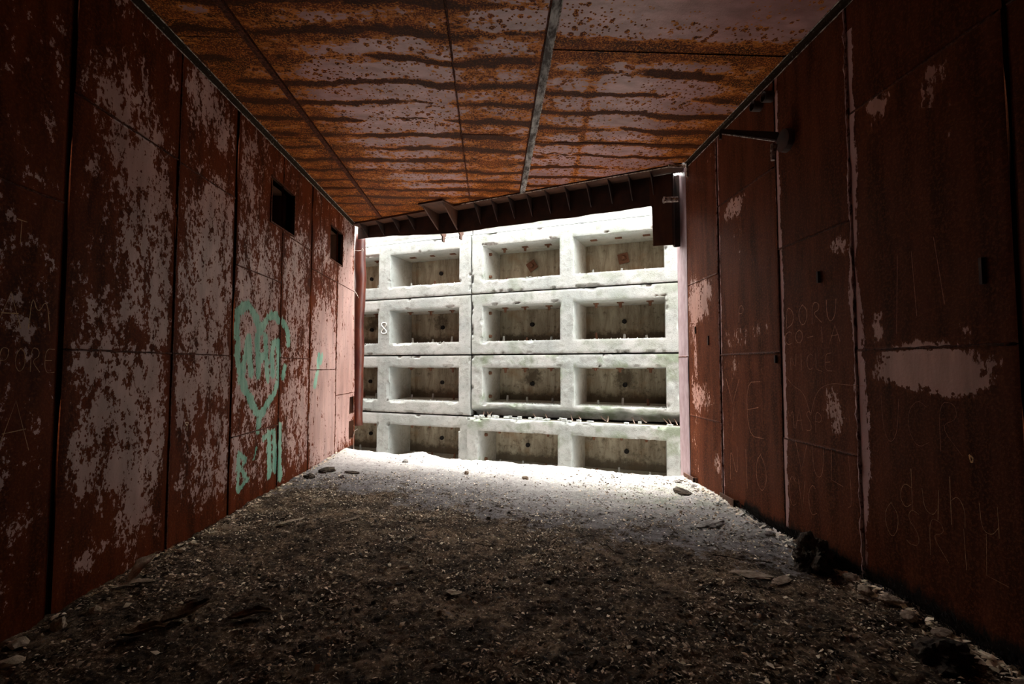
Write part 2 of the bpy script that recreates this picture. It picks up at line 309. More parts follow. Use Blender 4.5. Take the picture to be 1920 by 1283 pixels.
def axis(a, b, step, brk=()):
    pts = sorted([a, b] + [k for k in brk if a < k < b]); out = []
    for p, q in zip(pts[:-1], pts[1:]):
        n = max(1, int(math.ceil((q - p) / step))); out += list(np.linspace(p, q, n + 1)[:-1])
    return np.array(out + [b])
def plate(parent, plane, u0, u1, v0, v1, fld, mat, step=.02, holes=(), shear=None, seed=0, name='steel_panel', depth=.02):
    """One steel plate. plane(u,v,d) gives the point, d = how far it stands proud of the backing."""
    U = axis(u0, u1, step, [h for H_ in holes for h in H_[:2]]); Vv = axis(v0, v1, step, [h for H_ in holes for h in H_[2:]])
    u, v = np.meshgrid(U, Vv); nu, nv = len(U), len(Vv)
    if shear: us, vs2 = shear(u, v, u0, u1)
    else: us, vs2 = u, v
    r = random.Random(seed); a, b = r.uniform(-.004, .004), r.uniform(-.003, .003); off = r.uniform(0, .005)
    e = np.minimum(np.minimum(u - u0, u1 - u), np.minimum(v - v0, v1 - v))
    d = depth + off + a * (u - u0) / max(.1, u1 - u0) + b * (v - v0) + (fbm(u * 1.1 + seed, v * 1.1, seed, 3) - .5) * .03 * sstep(0, .25, e) - .003 * (e < .001)
    P = plane(us, vs2, d).reshape(-1, 3)
    idx = np.arange(nu * nv).reshape(nv, nu)
    q = np.stack([idx[:-1, :-1], idx[:-1, 1:], idx[1:, 1:], idx[1:, :-1]], -1).reshape(-1, 4)
    cu = ((u[:-1, :-1] + u[1:, 1:]) / 2).ravel(); cv = ((v[:-1, :-1] + v[1:, 1:]) / 2).ravel()
    keep = np.ones(len(q), bool)
    for (h0, h1, g0, g1) in holes: keep &= ~((cu > h0) & (cu < h1) & (cv > g0) & (cv < g1))
    q = q[keep]
    # rim turned back behind the plate
    loop = list(idx[0, :]) + list(idx[1:, -1]) + list(idx[-1, -2::-1]) + list(idx[-2:0, 0])
    Pb = plane(us.ravel()[loop], vs2.ravel()[loop], np.full(len(loop), .001))
    n0 = len(P); L = len(loop); lb = np.arange(L)
    rim = np.stack([np.array(loop), np.roll(loop, -1), n0 + np.roll(lb, -1), n0 + lb], -1)
    F = np.concatenate([q, rim]); V = np.concatenate([P, Pb])
    at = {k: np.concatenate([np.clip(a_, -2, 2).ravel(), np.clip(a_, -2, 2).ravel()[loop]]) for k, a_ in fld(us, vs2).items()}
    return mesh_obj(name, V, F, mat, parent, True, at)
def weld(parent, pts, r=.006, mat=None, seed=0, name='weld_bead'):
    rr = random.Random(seed); P = []; R_ = []
    for a, b in zip(pts[:-1], pts[1:]):
        a = Vector(a); b = Vector(b); n = max(2, int((b - a).length / .05))
        for i in range(n):
            P.append(a.lerp(b, i / n) + Vector((rr.uniform(-1, 1), rr.uniform(-1, 1), rr.uniform(-1, 1))) * r * .3); R_.append(r * rr.uniform(.6, 1.3))
    P.append(Vector(pts[-1])); R_.append(r)
    return MB().tube(P, R_, 5).build(name, mat or M['weld'], parent, True)

# ------------------------------------------------------------------ walls
pl_left = lambda u, v, d: np.stack([-A - .02 + d, u, v], -1)
pl_right = lambda u, v, d: np.stack([A + .02 - d, u, v], -1)
def end_left(z): return 9.41 - .075 * z
def backing(name, side, yend, holes):
    s = -1 if side == 'left' else 1
    mb = MB(); x0, x1 = sorted((s * (A + .02), s * (A + .10)))
    ys = sorted({Y_BACK, yend} | {h for H_ in holes for h in H_[:2]})
    for a, b in zip(ys[:-1], ys[1:]):
        cuts = sorted([(g0, g1) for (h0, h1, g0, g1) in holes if h0 <= a + 1e-6 and h1 >= b - 1e-6]); z = -1.0
        for g0, g1 in cuts: mb.box(x0, x1, a, b, z, g0); z = g1
        mb.box(x0, x1, a, b, z, H + .1)
    return tag(mb.build(name, M['backing']), kind='structure', label='rust and old pink paint steel wall with plate seams, on the %s side' % side)
LH = [(5.71, 6.36, 3.21, 3.74), (7.79, 8.42, 3.24, 3.79), (9.03, 9.31, .61, .92), (9.03, 9.31, .14, .475)]
wl = backing('wall_left', 'left', 9.12, LH[:2]); wr = backing('wall_right', 'right', 6.45, [])
def last_left(u, v, u0, u1):
    t = (u - u0) / (u1 - u0); k = np.where(t > .82, (t - .82) / .18, 0); return u + k * (end_left(v) - u1), v
colsL = [(1.4, 3.0, [0, 2.49, H]), (3.04, 4.037, [0, 1.6, 3.21, H]), (4.043, 4.93, [0, 1.6, 3.2, H]), (4.97, 6.037, [0, .78, 2.53, H]), (6.043, 7.005, [0, 1.6, 3.16, H]), (7.035, 8.197, [0, 1.44, 2.91, H]), (8.203, 9.38, [0, 1.0, 2.91, H])]
k = 0
for (y0, y1, zs) in colsL:
    for z0, z1 in zip(zs[:-1], zs[1:]):
        k += 1; hs = [h for h in LH if h[0] < y1 and h[1] > y0 and h[2] < z1 and h[3] > z0]
        if y0 < 6.2 < y1 and z1 > 3.2: pass
        sh = last_left if y0 > 8 else None
        hs = [(max(h[0], y0), min(h[1], y1), max(h[2], z0), min(h[3], z1)) for h in hs]
        plate(wl, pl_left, y0, y1, (z0 - .08 if z0 == 0 else z0 + .003), z1 - .003, fld_left, M['steel_left'], .02, hs, sh, k)
        if z1 < H: weld(wl, [(-A + .004, y0 + .01, z1), (-A + .004, min(y1, 9.2) - .01, z1)], .007, seed=k)
for s, a_, b_ in ((4.04, 0, H), (6.04, 0, 3.19), (6.04, 3.76, H), (8.2, 0, 3.22), (8.2, 3.81, H)): weld(wl, [(-A + .003, s, a_), (-A + .003, s, b_)], .009, seed=int(s * 9 + a_))
colsR = [(.9, 2.23, [0, 1.62, 3.32, H]), (2.25, 3.298, [0, 1.61, 3.32, H]), (3.302, 4.185, [0, .86, 2.55, H]), (4.212, 5.32, [0, 1.62, 3.32, H]), (5.34, 6.19, [0, .86, 2.555, H]), (6.21, 6.53, [0, 1.62, H])]
for (y0, y1, zs) in colsR:
    for z0, z1 in zip(zs[:-1], zs[1:]):
        k += 1; mt = M['edgeband'] if y0 > 6.2 else M['steel_right']
        plate(wr, pl_right, y0, y1, (z0 - .08 if z0 == 0 else z0 + .003), z1 - .003, fld_right, mt, .02, (), None, k)
        if z1 < H: weld(wr, [(A - .004, y0 + .01, z1), (A - .004, y1 - .01, z1)], .007, seed=k)
weld(wr, [(A - .006, 3.3, 0), (A - .006, 3.3, H)], .014, M['pinkweld'], seed=3); weld(wr, [(A - .006, 5.33, 0), (A - .006, 5.33, H)], .010, M['pinkweld'], seed=4); weld(wr, [(A - .004, 4.187, 0), (A - .004, 4.187, H)], .007, seed=5)
# coarse plates behind the camera
for y0, y1 in ((-4, -1.7), (-1.68, .5)):
    plate(wl, pl_left, y0, y1, -.05, H, fld_left, M['steel_left'], .2, seed=int(y0 * 7)); plate(wr, pl_right, y0, y1, -.05, H, fld_right, M['steel_right'], .2, seed=int(y0 * 5))
plate(wl, pl_left, .52, 1.38, -.05, H, fld_left, M['steel_left'], .1, seed=91); plate(wr, pl_right, .52, .88, -.05, H, fld_right, M['steel_right'], .1, seed=92)
# box recesses behind the two square holes and the two slots low in the left wall
def recess(h, dep, mat=None):
    y0, y1, z0, z1 = h; x0, x1 = -A - dep, -A + .005; mb = MB()
    V = [(x1, y0, z0), (x1, y1, z0), (x1, y1, z1), (x1, y0, z1), (x0, y0, z0), (x0, y1, z0), (x0, y1, z1), (x0, y0, z1)]
    mb.add(V, [(0, 1, 5, 4), (1, 2, 6, 5), (2, 3, 7, 6), (3, 0, 4, 7), (4, 5, 6, 7)])
    return mb.build('wall_recess', mat or M['plate'], wl)
for h in LH[:2]:
    recess(h, .42); y0, y1, z0, z1 = h
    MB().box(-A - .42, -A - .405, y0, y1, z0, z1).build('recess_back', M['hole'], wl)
    r_ = MB()
    for a in ((y0 - .02, y0, z0 - .02, z1 + .02), (y1, y1 + .02, z0 - .02, z1 + .02), (y0, y1, z1, z1 + .02), (y0, y1, z0 - .02, z0)): r_.box(-A - .01, -A + .016, *a)
    r_.build('hole_rim', M['weld'], wl)
for h in LH[2:]: recess(h, .10, M['plate'])

# ------------------------------------------------------------------ ceiling
def edge_y(x): return 9.01 - .565 * (x + 2.58)
ceil = MB()
ceil.prism([(-A - .1, Y_BACK, H + .02), (A + .1, Y_BACK, H + .02), (A + .1, edge_y(A + .1), H + .02), (-A - .1, edge_y(-A - .1), H + .02)], (0, 0, .08))
ceil = tag(ceil.build('ceiling', M['backing']), kind='structure', label='rusty steel ceiling of overlapping plates with dark cross bands')
pl_ceil = lambda u, v, d: np.stack([u, v, H + .02 - d], -1)
def sh_ceil(u, v, u0, u1):
    return u, v
def ceil_plate(x0, x1, y0, y1, seed, step=.02, mat=None):
    if y1 is None:
        # last plate of a strip: its far edge follows the skewed cut
        f = lambda t: t
        def plane(u, t, d): return np.stack([u, y0 + t * (edge_y(u) - y0), H + .02 - d], -1)
        fl = lambda u, t: fld_ceil(u, y0 + t * (edge_y(u) - y0))
        L = edge_y((x0 + x1) / 2) - y0
        # stretch: use anisotropic step through scaled v
        U = axis(x0, x1, step); T = np.linspace(0, 1, max(2, int(L / step)))
        u, t = np.meshgrid(U, T); e = np.minimum(np.minimum(u - x0, x1 - u), np.minimum(t, 1 - t) * L)
        d = .02 + (fbm(u * 1.1 + seed, t * L * 1.1, seed, 3) - .5) * .03 * sstep(0, .25, e) - .003 * (e < .001)
        P = plane(u, t, d).reshape(-1, 3); nu, nv = len(U), len(T); idx = np.arange(nu * nv).reshape(nv, nu)
        q = np.stack([idx[:-1, :-1], idx[1:, :-1], idx[1:, 1:], idx[:-1, 1:]], -1).reshape(-1, 4)
        loop = list(idx[0, :]) + list(idx[1:, -1]) + list(idx[-1, -2::-1]) + list(idx[-2:0, 0]); Pb = P[loop].copy(); Pb[:, 2] = H + .019
        n0 = len(P); lb = np.arange(len(loop)); rim = np.stack([np.array(loop), np.roll(loop, -1), n0 + np.roll(lb, -1), n0 + lb], -1)
        at = {k_: np.concatenate([np.clip(a_, -2, 2).ravel(), np.clip(a_, -2, 2).ravel()[loop]]) for k_, a_ in fl(u, t).items()}
        return mesh_obj('steel_panel', np.concatenate([P, Pb]), np.concatenate([q, rim]), mat or M['steel_ceiling'], ceil, True, at)
    return plate(ceil, pl_ceil, x0, x1, y0, y1, fld_ceil, mat or M['steel_ceiling'], step, seed=seed)
strips = [(-A + .01, -2.03, [1.8, 3.9, 5.65, 7.22, None]), (-1.965, -.345, [1.8, None]), (-.335, .44, [1.8, 5.45, None]), (.52, A - .01, [1.8, 3.93, 5.6, None])]
for (x0, x1, ys) in strips:
    for a, b in zip(ys[:-1], ys[1:]):
        k += 1; ceil_plate(x0, x1, a + .004, (b - .004) if b else None, k)
for (x0, x1, _) in strips: plate(ceil, pl_ceil, x0, x1, -4, 1.79, fld_ceil, M['steel_ceiling'], .2, seed=int(x0 * 11))
# flat cover strips over the long seams
def strip_bar(x0, x1, z0, name, mat, y0=Y_BACK):
    me = MB(); me.prism([(x0, y0, z0), (x1, y0, z0), (x1, edge_y(x1) - .02, z0), (x0, edge_y(x0) - .02, z0)], (0, 0, H + .015 - z0)); return me.build(name, mat, ceil)
strip_bar(-2.03, -1.975, H - .012, 'cover_strip', M['weld']); strip_bar(.447, .513, H - .022, 'cover_strip', M['greyweld'])
weld(ceil, [(-.34, 1, H - .002), (-.34, edge_y(-.34) - .02, H - .002)], .009, seed=60); weld(ceil, [(.44, 1, H - .004), (.44, edge_y(.44) - .03, H - .004)], .009, seed=61)
weld(ceil, [(.52, 1, H - .004), (.52, edge_y(.52) - .03, H - .004)], .008, M['palepaint'], seed=62)
# angle bars in the wall-to-ceiling corners
for s, ye in ((-1, 9.0), (1, 6.1)):
    x = s * A; t = MB(); a, b = sorted((x - s * .05, x - s * .0)); t.prism([(a, Y_BACK, H - .018), (b, Y_BACK, H - .018), (b, ye, H - .018), (a, ye, H - .018)], (0, 0, .022))
    a, b = sorted((x - s * .002, x - s * .018)); t.box(a, b, Y_BACK, ye, H - .055, H - .01)
    o = tag(t.build('trim_1' if s < 0 else 'trim_2', M['angle']), kind='structure', label='dark angle bar along the top of the %s wall' % ('left' if s < 0 else 'right'))
    weld(o, [(x - s * .052, 1, H - .008), (x - s * .052, ye, H - .008)], .0045, M['palepaint'], seed=70 + s, name='paint_edge'); weld(o, [(x - s * .012, 1, H - .058), (x - s * .012, ye, H - .058)], .0045, M['palepaint'], seed=75 + s, name='paint_edge')

# ------------------------------------------------------------------ floor
def lip(x): return 8.93 - .475 * (x + 2.6)
def hgt(x, y):
    x = np.asarray(x, float); y = np.asarray(y, float)
    h = (fbm(x * 1.3, y * 1.3, 101, 4) - .5) * .07 + (fbm(x * 9, y * 9, 102, 4, .6) - .5) * .035
    soilk = 1 - dustf(x, y)
    h = h + (fbm(x * 26, y * 26, 103, 3, .7) - .5) * .034 * (.35 + .65 * soilk)
    h = h + .05 * np.exp(-((A - np.abs(x)) / .12) ** 2) * fbm(x * 0 + np.sign(x) * 5, y * 2, 104)
    h = h + .07 * np.exp(-((x + 1.15) / .22) ** 2 - ((y - lip(x) + .15) / .25) ** 2)
    return h
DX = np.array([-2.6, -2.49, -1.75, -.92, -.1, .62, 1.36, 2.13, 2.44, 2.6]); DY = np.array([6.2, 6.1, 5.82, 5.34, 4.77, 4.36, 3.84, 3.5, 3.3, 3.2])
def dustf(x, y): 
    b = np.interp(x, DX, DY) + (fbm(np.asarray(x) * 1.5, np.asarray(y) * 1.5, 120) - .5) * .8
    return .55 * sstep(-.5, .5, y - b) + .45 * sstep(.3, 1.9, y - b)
nx, ny = 400, 560
X = np.linspace(-A - .02, A + .02, nx); T = np.linspace(0, 1, ny)
x, t = np.meshgrid(X, T); y0 = 1.3; L = lip(x) + (fbm(x * 5, x * 0, 130, 4) - .5) * .12
y = y0 + (L - y0) * t; z = hgt(x, y) - .10 * sstep(.985, 1, t) ** 2
P = np.stack([x, y, z], -1).reshape(-1, 3); idx = np.arange(nx * ny).reshape(ny, nx)
q = np.stack([idx[:-1, :-1], idx[:-1, 1:], idx[1:, 1:], idx[1:, :-1]], -1).reshape(-1, 4)
last = idx[-1]; Pb = P[last].copy(); Pb[:, 2] = -.45; Pb[:, 1] -= .05; n0 = len(P); lb = np.arange(nx)
skirt = np.stack([last[:-1], last[1:], n0 + lb[1:], n0 + lb[:-1]], -1)
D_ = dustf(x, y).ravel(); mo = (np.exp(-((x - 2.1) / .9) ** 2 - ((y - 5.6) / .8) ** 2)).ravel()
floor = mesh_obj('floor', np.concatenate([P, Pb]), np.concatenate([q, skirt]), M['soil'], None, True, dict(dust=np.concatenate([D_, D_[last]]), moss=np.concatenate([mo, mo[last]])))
tag(floor, kind='structure', label='littered dark soil floor turning to pale dust at the open end')
xb, yb = np.meshgrid(np.linspace(-A - .02, A + .02, 30), np.linspace(Y_BACK, 1.3, 30)); ib = np.arange(900).reshape(30, 30)
mesh_obj('floor_bed', np.stack([xb, yb, hgt(xb, yb)], -1).reshape(-1, 3), np.stack([ib[:-1, :-1], ib[:-1, 1:], ib[1:, 1:], ib[1:, :-1]], -1).reshape(-1, 4), M['soil'], floor, True, dict(dust=np.zeros(900), moss=np.zeros(900)))

# loose litter: tens of thousands of flakes and crumbs nobody could count
def litter(n, fx, fy, size, tone, name, lift=.004, parent=floor):
    xs, ys = fx, fy; n = len(xs); zs = hgt(xs, ys) + lift
    s = size; a = rng.uniform(0, 2 * np.pi, n); asp = rng.uniform(.35, .9, n)
    ca, sa = np.cos(a), np.sin(a); tilt = rng.normal(0, .35, (n, 2)); fold = rng.uniform(0, .5, n) * s
    loc = np.array([(-1, 0), (-.2, -.8), (1, -.1), (.1, .9)]); V = np.zeros((n, 5, 3))
    for i, (lx, ly) in enumerate(loc):
        jx = (lx + rng.uniform(-.25, .25, n)) * s; jy = (ly + rng.uniform(-.25, .25, n)) * s * asp
        V[:, i, 0] = xs + jx * ca - jy * sa; V[:, i, 1] = ys + jx * sa + jy * ca
        V[:, i, 2] = zs + jx * tilt[:, 0] + jy * tilt[:, 1]
    V[:, 4, 0] = xs; V[:, 4, 1] = ys; V[:, 4, 2] = zs + fold
    b = (np.arange(n) * 5)[:, None]
    F = np.concatenate([b + np.array([[0, 1, 4]]), b + np.array([[1, 2, 4]]), b + np.array([[2, 3, 4]]), b + np.array([[3, 0, 4]])])
    o = mesh_obj(name, V.reshape(-1, 3), F, M['litter'], parent, False, dict(tone=np.repeat(tone, 5)))
    return tag(o, kind='stuff')
def pts(n, y0, y1, dens):
    xs = rng.uniform(-2.57, 2.57, n); ys = rng.uniform(y0, y1, n); keep = (ys < lip(xs) - .12) & (rng.uniform(0, 1, n) < dens(xs, ys)); return xs[keep], ys[keep]
fx, fy = pts(90000, 1.4, 7.0, lambda a, b: (1 - dustf(a, b)) * (.25 + .75 * sstep(.4, .6, fbm(a * 2, b * 2, 140))))
tn = rng.uniform(0, 1, len(fx)) ** 1.5; litter(0, fx, fy, rng.uniform(.003, .013, len(fx)) * (1 + .9 * (rng.uniform(0, 1, len(fx)) > .9)), tn, 'leaf_litter')
fx, fy = pts(22000, 3.2, 9.0, lambda a, b: sstep(.3, .8, dustf(a, b)) * (.08 + .8 * np.exp(-((A - a) / 1.2) ** 2) + .25 * sstep(.45, .6, fbm(a * 2, b * 2, 141))))
tn = np.where(rng.uniform(0, 1, len(fx)) < .5, rng.uniform(0, .3, len(fx)), rng.uniform(1.1, 2, len(fx))); litter(0, fx, fy, rng.uniform(.005, .02, len(fx)), tn, 'grit')

fy = rng.uniform(1.9, 6.2, 900); fx = A - .035 - np.abs(rng.normal(0, .035, 900)) - .05 * fbm(fy * 2, fy * 0, 9); litter(0, fx, fy, rng.uniform(.008, .032, 900), rng.uniform(.55, 1.0, 900) + (fy > 3.6) * .8, 'edge_rubble', .012)
fy = rng.uniform(1.9, 8.6, 500); fx = -A + .035 + np.abs(rng.normal(0, .035, 500)); litter(0, fx, fy, rng.uniform(.006, .022, 500), rng.uniform(.5, 1.0, 500), 'edge_rubble', .012)
# ------------------------------------------------------------------ retaining wall of hollow concrete blocks
UX, UY = .91 / math.hypot(.91, .41), -.41 / math.hypot(.91, .41); NX, NY = -UY, UX; PX, PY = -.40, 9.80
def wpt(s, z, d=0.): return np.stack([PX + UX * s + NX * d + 0 * z, PY + UY * s + NY * d + 0 * z, z + 0 * s], -1)
def block(row, s0, s1, z0, z1, cells, label, off=0., seed=0, broken=False, moss=0.):
    root = empty('concrete_block', tuple(wpt(np.array((s0 + s1) / 2), np.array(z0), off + .4)), 0); base = Vector(root.location)
    tag(root, label, 'concrete block', 'hollow concrete blocks stacked opposite the opening')
    g0, g1 = .014, .014; z0 += g0; z1 -= g1; s0 += .016; s1 -= .016
    brS = [c for cc in cells for c in cc[:2]]; brZ = list(cells[0][2:]) if cells else []
    S = axis(s0, s1, .025, brS); Z = axis(z0, z1, .025, brZ); V = []; F = []; inner = []; shade_stain = []
    def chip(s, z):
        e = np.minimum(np.minimum(s - s0, s1 - s), np.minimum(z - z0, z1 - z))
        for (c0, c1, h0, h1) in cells:
            dx = np.maximum(np.maximum(c0 - s, s - c1), 0); dz = np.maximum(np.maximum(h0 - z, z - h1), 0); e = np.minimum(e, np.hypot(dx, dz))
        n = fbm(s * 4, z * 4, seed + 300, 4, .6); d = sstep(.62, .72, n) * .05 * (e < .03) + .006 * (e < .002) + (fbm(s * 12, z * 12, seed + 320, 3) - .5) * .004
        if broken: d = d + .22 * sstep(z0 + .19, z0 + .09, z + .12 * (fbm(s * 3, s * 0, 333) - .5)) + .02 * (fbm(s * 9, z * 9, 334) - .5)
        return d
    def addgrid(s, z, d, keep=None, inn=0., st=0., flip=False):
        nv, nu = s.shape; n0 = len(V) and sum(len(v) for v in V)
        V.append(wpt(s, z, d + off).reshape(-1, 3)); inner.append(np.broadcast_to(inn, s.shape).ravel()); shade_stain.append(np.broadcast_to(st, s.shape).ravel())
        i = np.arange(nu * nv).reshape(nv, nu) + (n0 or 0); q = np.stack([i[:-1, :-1], i[:-1, 1:], i[1:, 1:], i[1:, :-1]], -1).reshape(-1, 4)
        if keep is not None: q = q[keep.ravel()]
        if flip: q = q[:, ::-1]
        F.append(q)
    s, z = np.meshgrid(S, Z); cs = (s[:-1, :-1] + s[1:, 1:]) / 2; cz = (z[:-1, :-1] + z[1:, 1:]) / 2; keep = np.ones(cs.shape, bool)
    for (c0, c1, h0, h1) in cells: keep &= ~((cs > c0) & (cs < c1) & (cz > h0) & (cz < h1))
    edge = .55 * np.exp(-((z - z0) / .03) ** 2) + .35 * np.exp(-((s - s0) / .03) ** 2)
    addgrid(s, z, chip(s, z), keep, 0., edge)
    dep = .75; TT = np.linspace(0, 1, 9)
    for (c0, c1, h0, h1) in cells:
        ins, it = .07, .03
        Sc = S[(S >= c0 - 1e-6) & (S <= c1 + 1e-6)]; Zc = Z[(Z >= h0 - 1e-6) & (Z <= h1 + 1e-6)]
        def at(sv, zv, t): 
            k_ = t; cm = (c0 + c1) / 2; sc = 1 - k_ * 2 * ins / (c1 - c0); zz = zv + k_ * np.where(zv > (h0 + h1) / 2, -it, it) * (np.abs(zv - (h0 + h1) / 2) / ((h1 - h0) / 2)); return cm + (sv - cm) * sc, zz, chip(sv, zv) * (1 - sstep(0, .12, t)) + dep * t
        for (sv, zv) in ((Sc, np.full(len(Sc), h0)), (Sc, np.full(len(Sc), h1)), (np.full(len(Zc), c0), Zc), (np.full(len(Zc), c1), Zc)):
            a, tt = np.meshgrid(np.arange(len(sv)), TT); s_, z_, d_ = at(sv[a], zv[a], tt)
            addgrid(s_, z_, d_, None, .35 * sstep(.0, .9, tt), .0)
        a, b = np.meshgrid(Sc, Zc); s_, z_, d_ = at(a, b, np.ones(a.shape)); addgrid(s_, z_, d_ + (fbm(a * 3, b * 3, seed + 9) - .5) * .02, None, 1., .6 * np.exp(-((b - h0) / .16) ** 2) + {1: -.02, 2: .31, 3: .35, 4: .40}[row] + (.35 * np.exp(-(((a - (c0 + c1) / 2) / .25) ** 2 + ((b - h1 + .2) / .22) ** 2) ** 2) if (seed % 3 == 0) else 0))  # recess shade painted on backs: darker at the sill and in lower rows
    # outer sides, top, bottom; joint shade painted on as they run back
    for (sv, zv) in ((S, np.full(len(S), z0)), (S, np.full(len(S), z1)), (np.full(len(Z), s0), Z), (np.full(len(Z), s1), Z)):
        a, tt = np.meshgrid(np.arange(len(sv)), np.linspace(0, 1, 6)); addgrid(sv[a], zv[a], chip(sv[a], zv[a]) * (1 - sstep(0, .2, tt)) + tt * .95, None, .0, 1.2 * sstep(.0, .3, tt))
    a, b = np.meshgrid(np.array([s0, s1]), np.array([z0, z1])); addgrid(a, b, np.full(a.shape, .95))
    Vv = np.concatenate(V) - np.array(base); sm = np.concatenate(shade_stain); 
    body = mesh_obj('block_body', Vv, np.concatenate(F), M['concrete'], root, False, dict(inner=np.concatenate(inner), shade_stain=sm, moss=np.full(len(Vv), moss)))
    rel = lambda s_, z_, d_: Vector(wpt(np.array(float(s_)), np.array(float(z_)), d_ + off)) - base
    U_ = Vector((UX, UY, 0)); N_ = Vector((NX, NY, 0)); r = random.Random(seed)
    for ci, (c0, c1, h0, h1) in enumerate(cells):
        w = c1 - c0
        for f in (.2, .5, .8):
            # rusty fixing plate with its bolt end in the roof of the cell, stub on its floor
            sz = r.uniform(.045, .07); mb = MB(); c = rel(c0 + w * f + r.uniform(-.04, .04), h1 - .03, .35)
            mb.prism([c - U_ * sz - N_ * .04, c + U_ * sz - N_ * .04, c + U_ * sz + N_ * .04, c - U_ * sz + N_ * .04], (0, 0, .025))
            if row > 1 or ci == 0: mb.tube([c + Vector((0, 0, .01)), c - Vector((0, 0, r.uniform(.03, .09)))], [.034, .022], 6)
            mb.build('fixing_bolt', M['bolt'], root)
            c = rel(c0 + w * f + r.uniform(-.06, .06), h0 + .0, .42); MB().tube([c, c + Vector((r.uniform(-.01, .01), 0, r.uniform(.08, .15)))], [.028, .02], 7).build('stub', M['concrete'] if r.random() < .6 else M['bolt'], root)
        c = rel(c0 + w * (.52 if ci else .5) + r.uniform(-.03, .03), h0 + (h1 - h0) * .52, dep - .03)
        hb = MB(); hb.tube([c + N_ * .03, c - N_ * .012], .045, 10).build('anchor_hole', M['hole'], root)
        if row == 1 and s0 > -1:
            ang = .55 if ci == 0 else .2; a1 = (U_ * math.cos(ang) + Vector((0, 0, 1)) * math.sin(ang)) * .10; a2 = (Vector((0, 0, 1)) * math.cos(ang) - U_ * math.sin(ang)) * .10
            p = MB(); p.prism([c - a1 - a2 - N_ * .03, c + a1 - a2 - N_ * .03, c + a1 + a2 - N_ * .03, c - a1 + a2 - N_ * .03], N_ * .02); p.tube([c - N_ * .03, c - N_ * .09], [.05, .035], 8); p.build('anchor_plate', M['bolt'], root)
        if s0 > -1 and ci == 0:
            for zz in (h0 + .12, h1 - .12):
                c = rel(c0 + .05, zz, .3); MB().tube([c - U_ * .05, c + U_ * .025], [.04, .03], 8).build('side_plug', M['bolt'], root)
        # crumbs lying on the sill
        n = 70; V_ = []; F_ = []
        for i in range(n):
            c = rel(r.uniform(c0 + .02, c1 - .02), h0 + .004, r.uniform(.01, .35)); q_ = r.uniform(.006, .022)
            b_ = len(V_); V_ += [c + Vector((r.uniform(-q_, q_), r.uniform(-q_, q_), 0)) for _ in range(3)] + [c + Vector((0, 0, q_ * r.uniform(.5, 1.6)))]; F_ += [(b_, b_ + 1, b_ + 3), (b_ + 1, b_ + 2, b_ + 3), (b_ + 2, b_, b_ + 3)]
        tag(mesh_obj('sill_crumbs', V_, F_, M['concrete'], root), kind='stuff')
    return root, rel
rows = [(1, 2.96, 4.195, 'top-row'), (2, 1.72, 2.96, 'second-row'), (3, .48, 1.72, 'third-row'), (4, -.76, .48, 'bottom-row')]
extra = {1: 'rusty diamond plates in its cells', 2: 'flaked pale edge below its cells', 3: 'broken lower edge and bent bars', 4: 'green-tinged face and deep dark cells'}
extraL = {1: 'round trowelled patch in one cell', 2: 'white chalk figure on its upright', 3: 'brown streaked cell backs', 4: 'cut off by the pale floor edge'}
for (r_, z0, z1, nm) in rows:
    h = (z0 + .27, z1 - .25)
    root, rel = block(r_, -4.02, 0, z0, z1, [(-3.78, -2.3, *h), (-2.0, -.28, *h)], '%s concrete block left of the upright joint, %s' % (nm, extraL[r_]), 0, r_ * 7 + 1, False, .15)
    if r_ == 2:
        # chalked figure on the upright between the cells
        c = rel(-2.14, 2.33, -.006); U_ = Vector((UX, UY, 0)); Zv = Vector((0, 0, 1)); P8 = []
        for i in range(25):
            a = 2 * math.pi * i / 24; P8.append(c + U_ * .06 * math.sin(2 * a) * 1.1 + Zv * .12 * math.cos(a))
        MB().tube(P8, .009, 4).build('chalk_number', M['chalk'], root)
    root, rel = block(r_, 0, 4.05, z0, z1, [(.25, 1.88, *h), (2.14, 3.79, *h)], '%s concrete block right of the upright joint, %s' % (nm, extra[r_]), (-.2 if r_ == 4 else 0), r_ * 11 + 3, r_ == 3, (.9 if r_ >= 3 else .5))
    if r_ == 3:
        rr = random.Random(4)
        for q in range(34):
            s_ = rr.choice((rr.uniform(.1, 2.3), rr.uniform(.1, 4.0))); q_ = rr.uniform(.02, .07); c = rel(s_, .475, rr.uniform(-.17, .0)); n_ = 6
            pl_ = [c + Vector((UX, UY, 0)) * q_ * math.cos(a) * rr.uniform(.7, 1.3) + Vector((NX, NY, 0)) * q_ * .6 * math.sin(a) for a in [i * math.pi / 3 for i in range(n_)]]
            MB().prism(pl_, (0, 0, rr.uniform(.015, .05))).build('spalled_chip', M['concrete'], root)
        for s_ in (.25, .32, .42, 1.3, 1.55, 2.05, 2.2, 2.62, 2.75, 3.18, 3.34, 3.72, 3.8, 3.9):
            c = rel(s_, z0 + .09, .10); Lk = rr.uniform(.10, .2); dx = rr.uniform(-.08, .08)
            MB().tube([c, c + Vector((dx * .3, -.05, -.03)), c + Vector((dx, -.10, -.02 - Lk * .4)), c + Vector((dx * 1.4, -.07, .01 - Lk * .6))], .010, 5).build('bent_bar', M['rebar'], root)
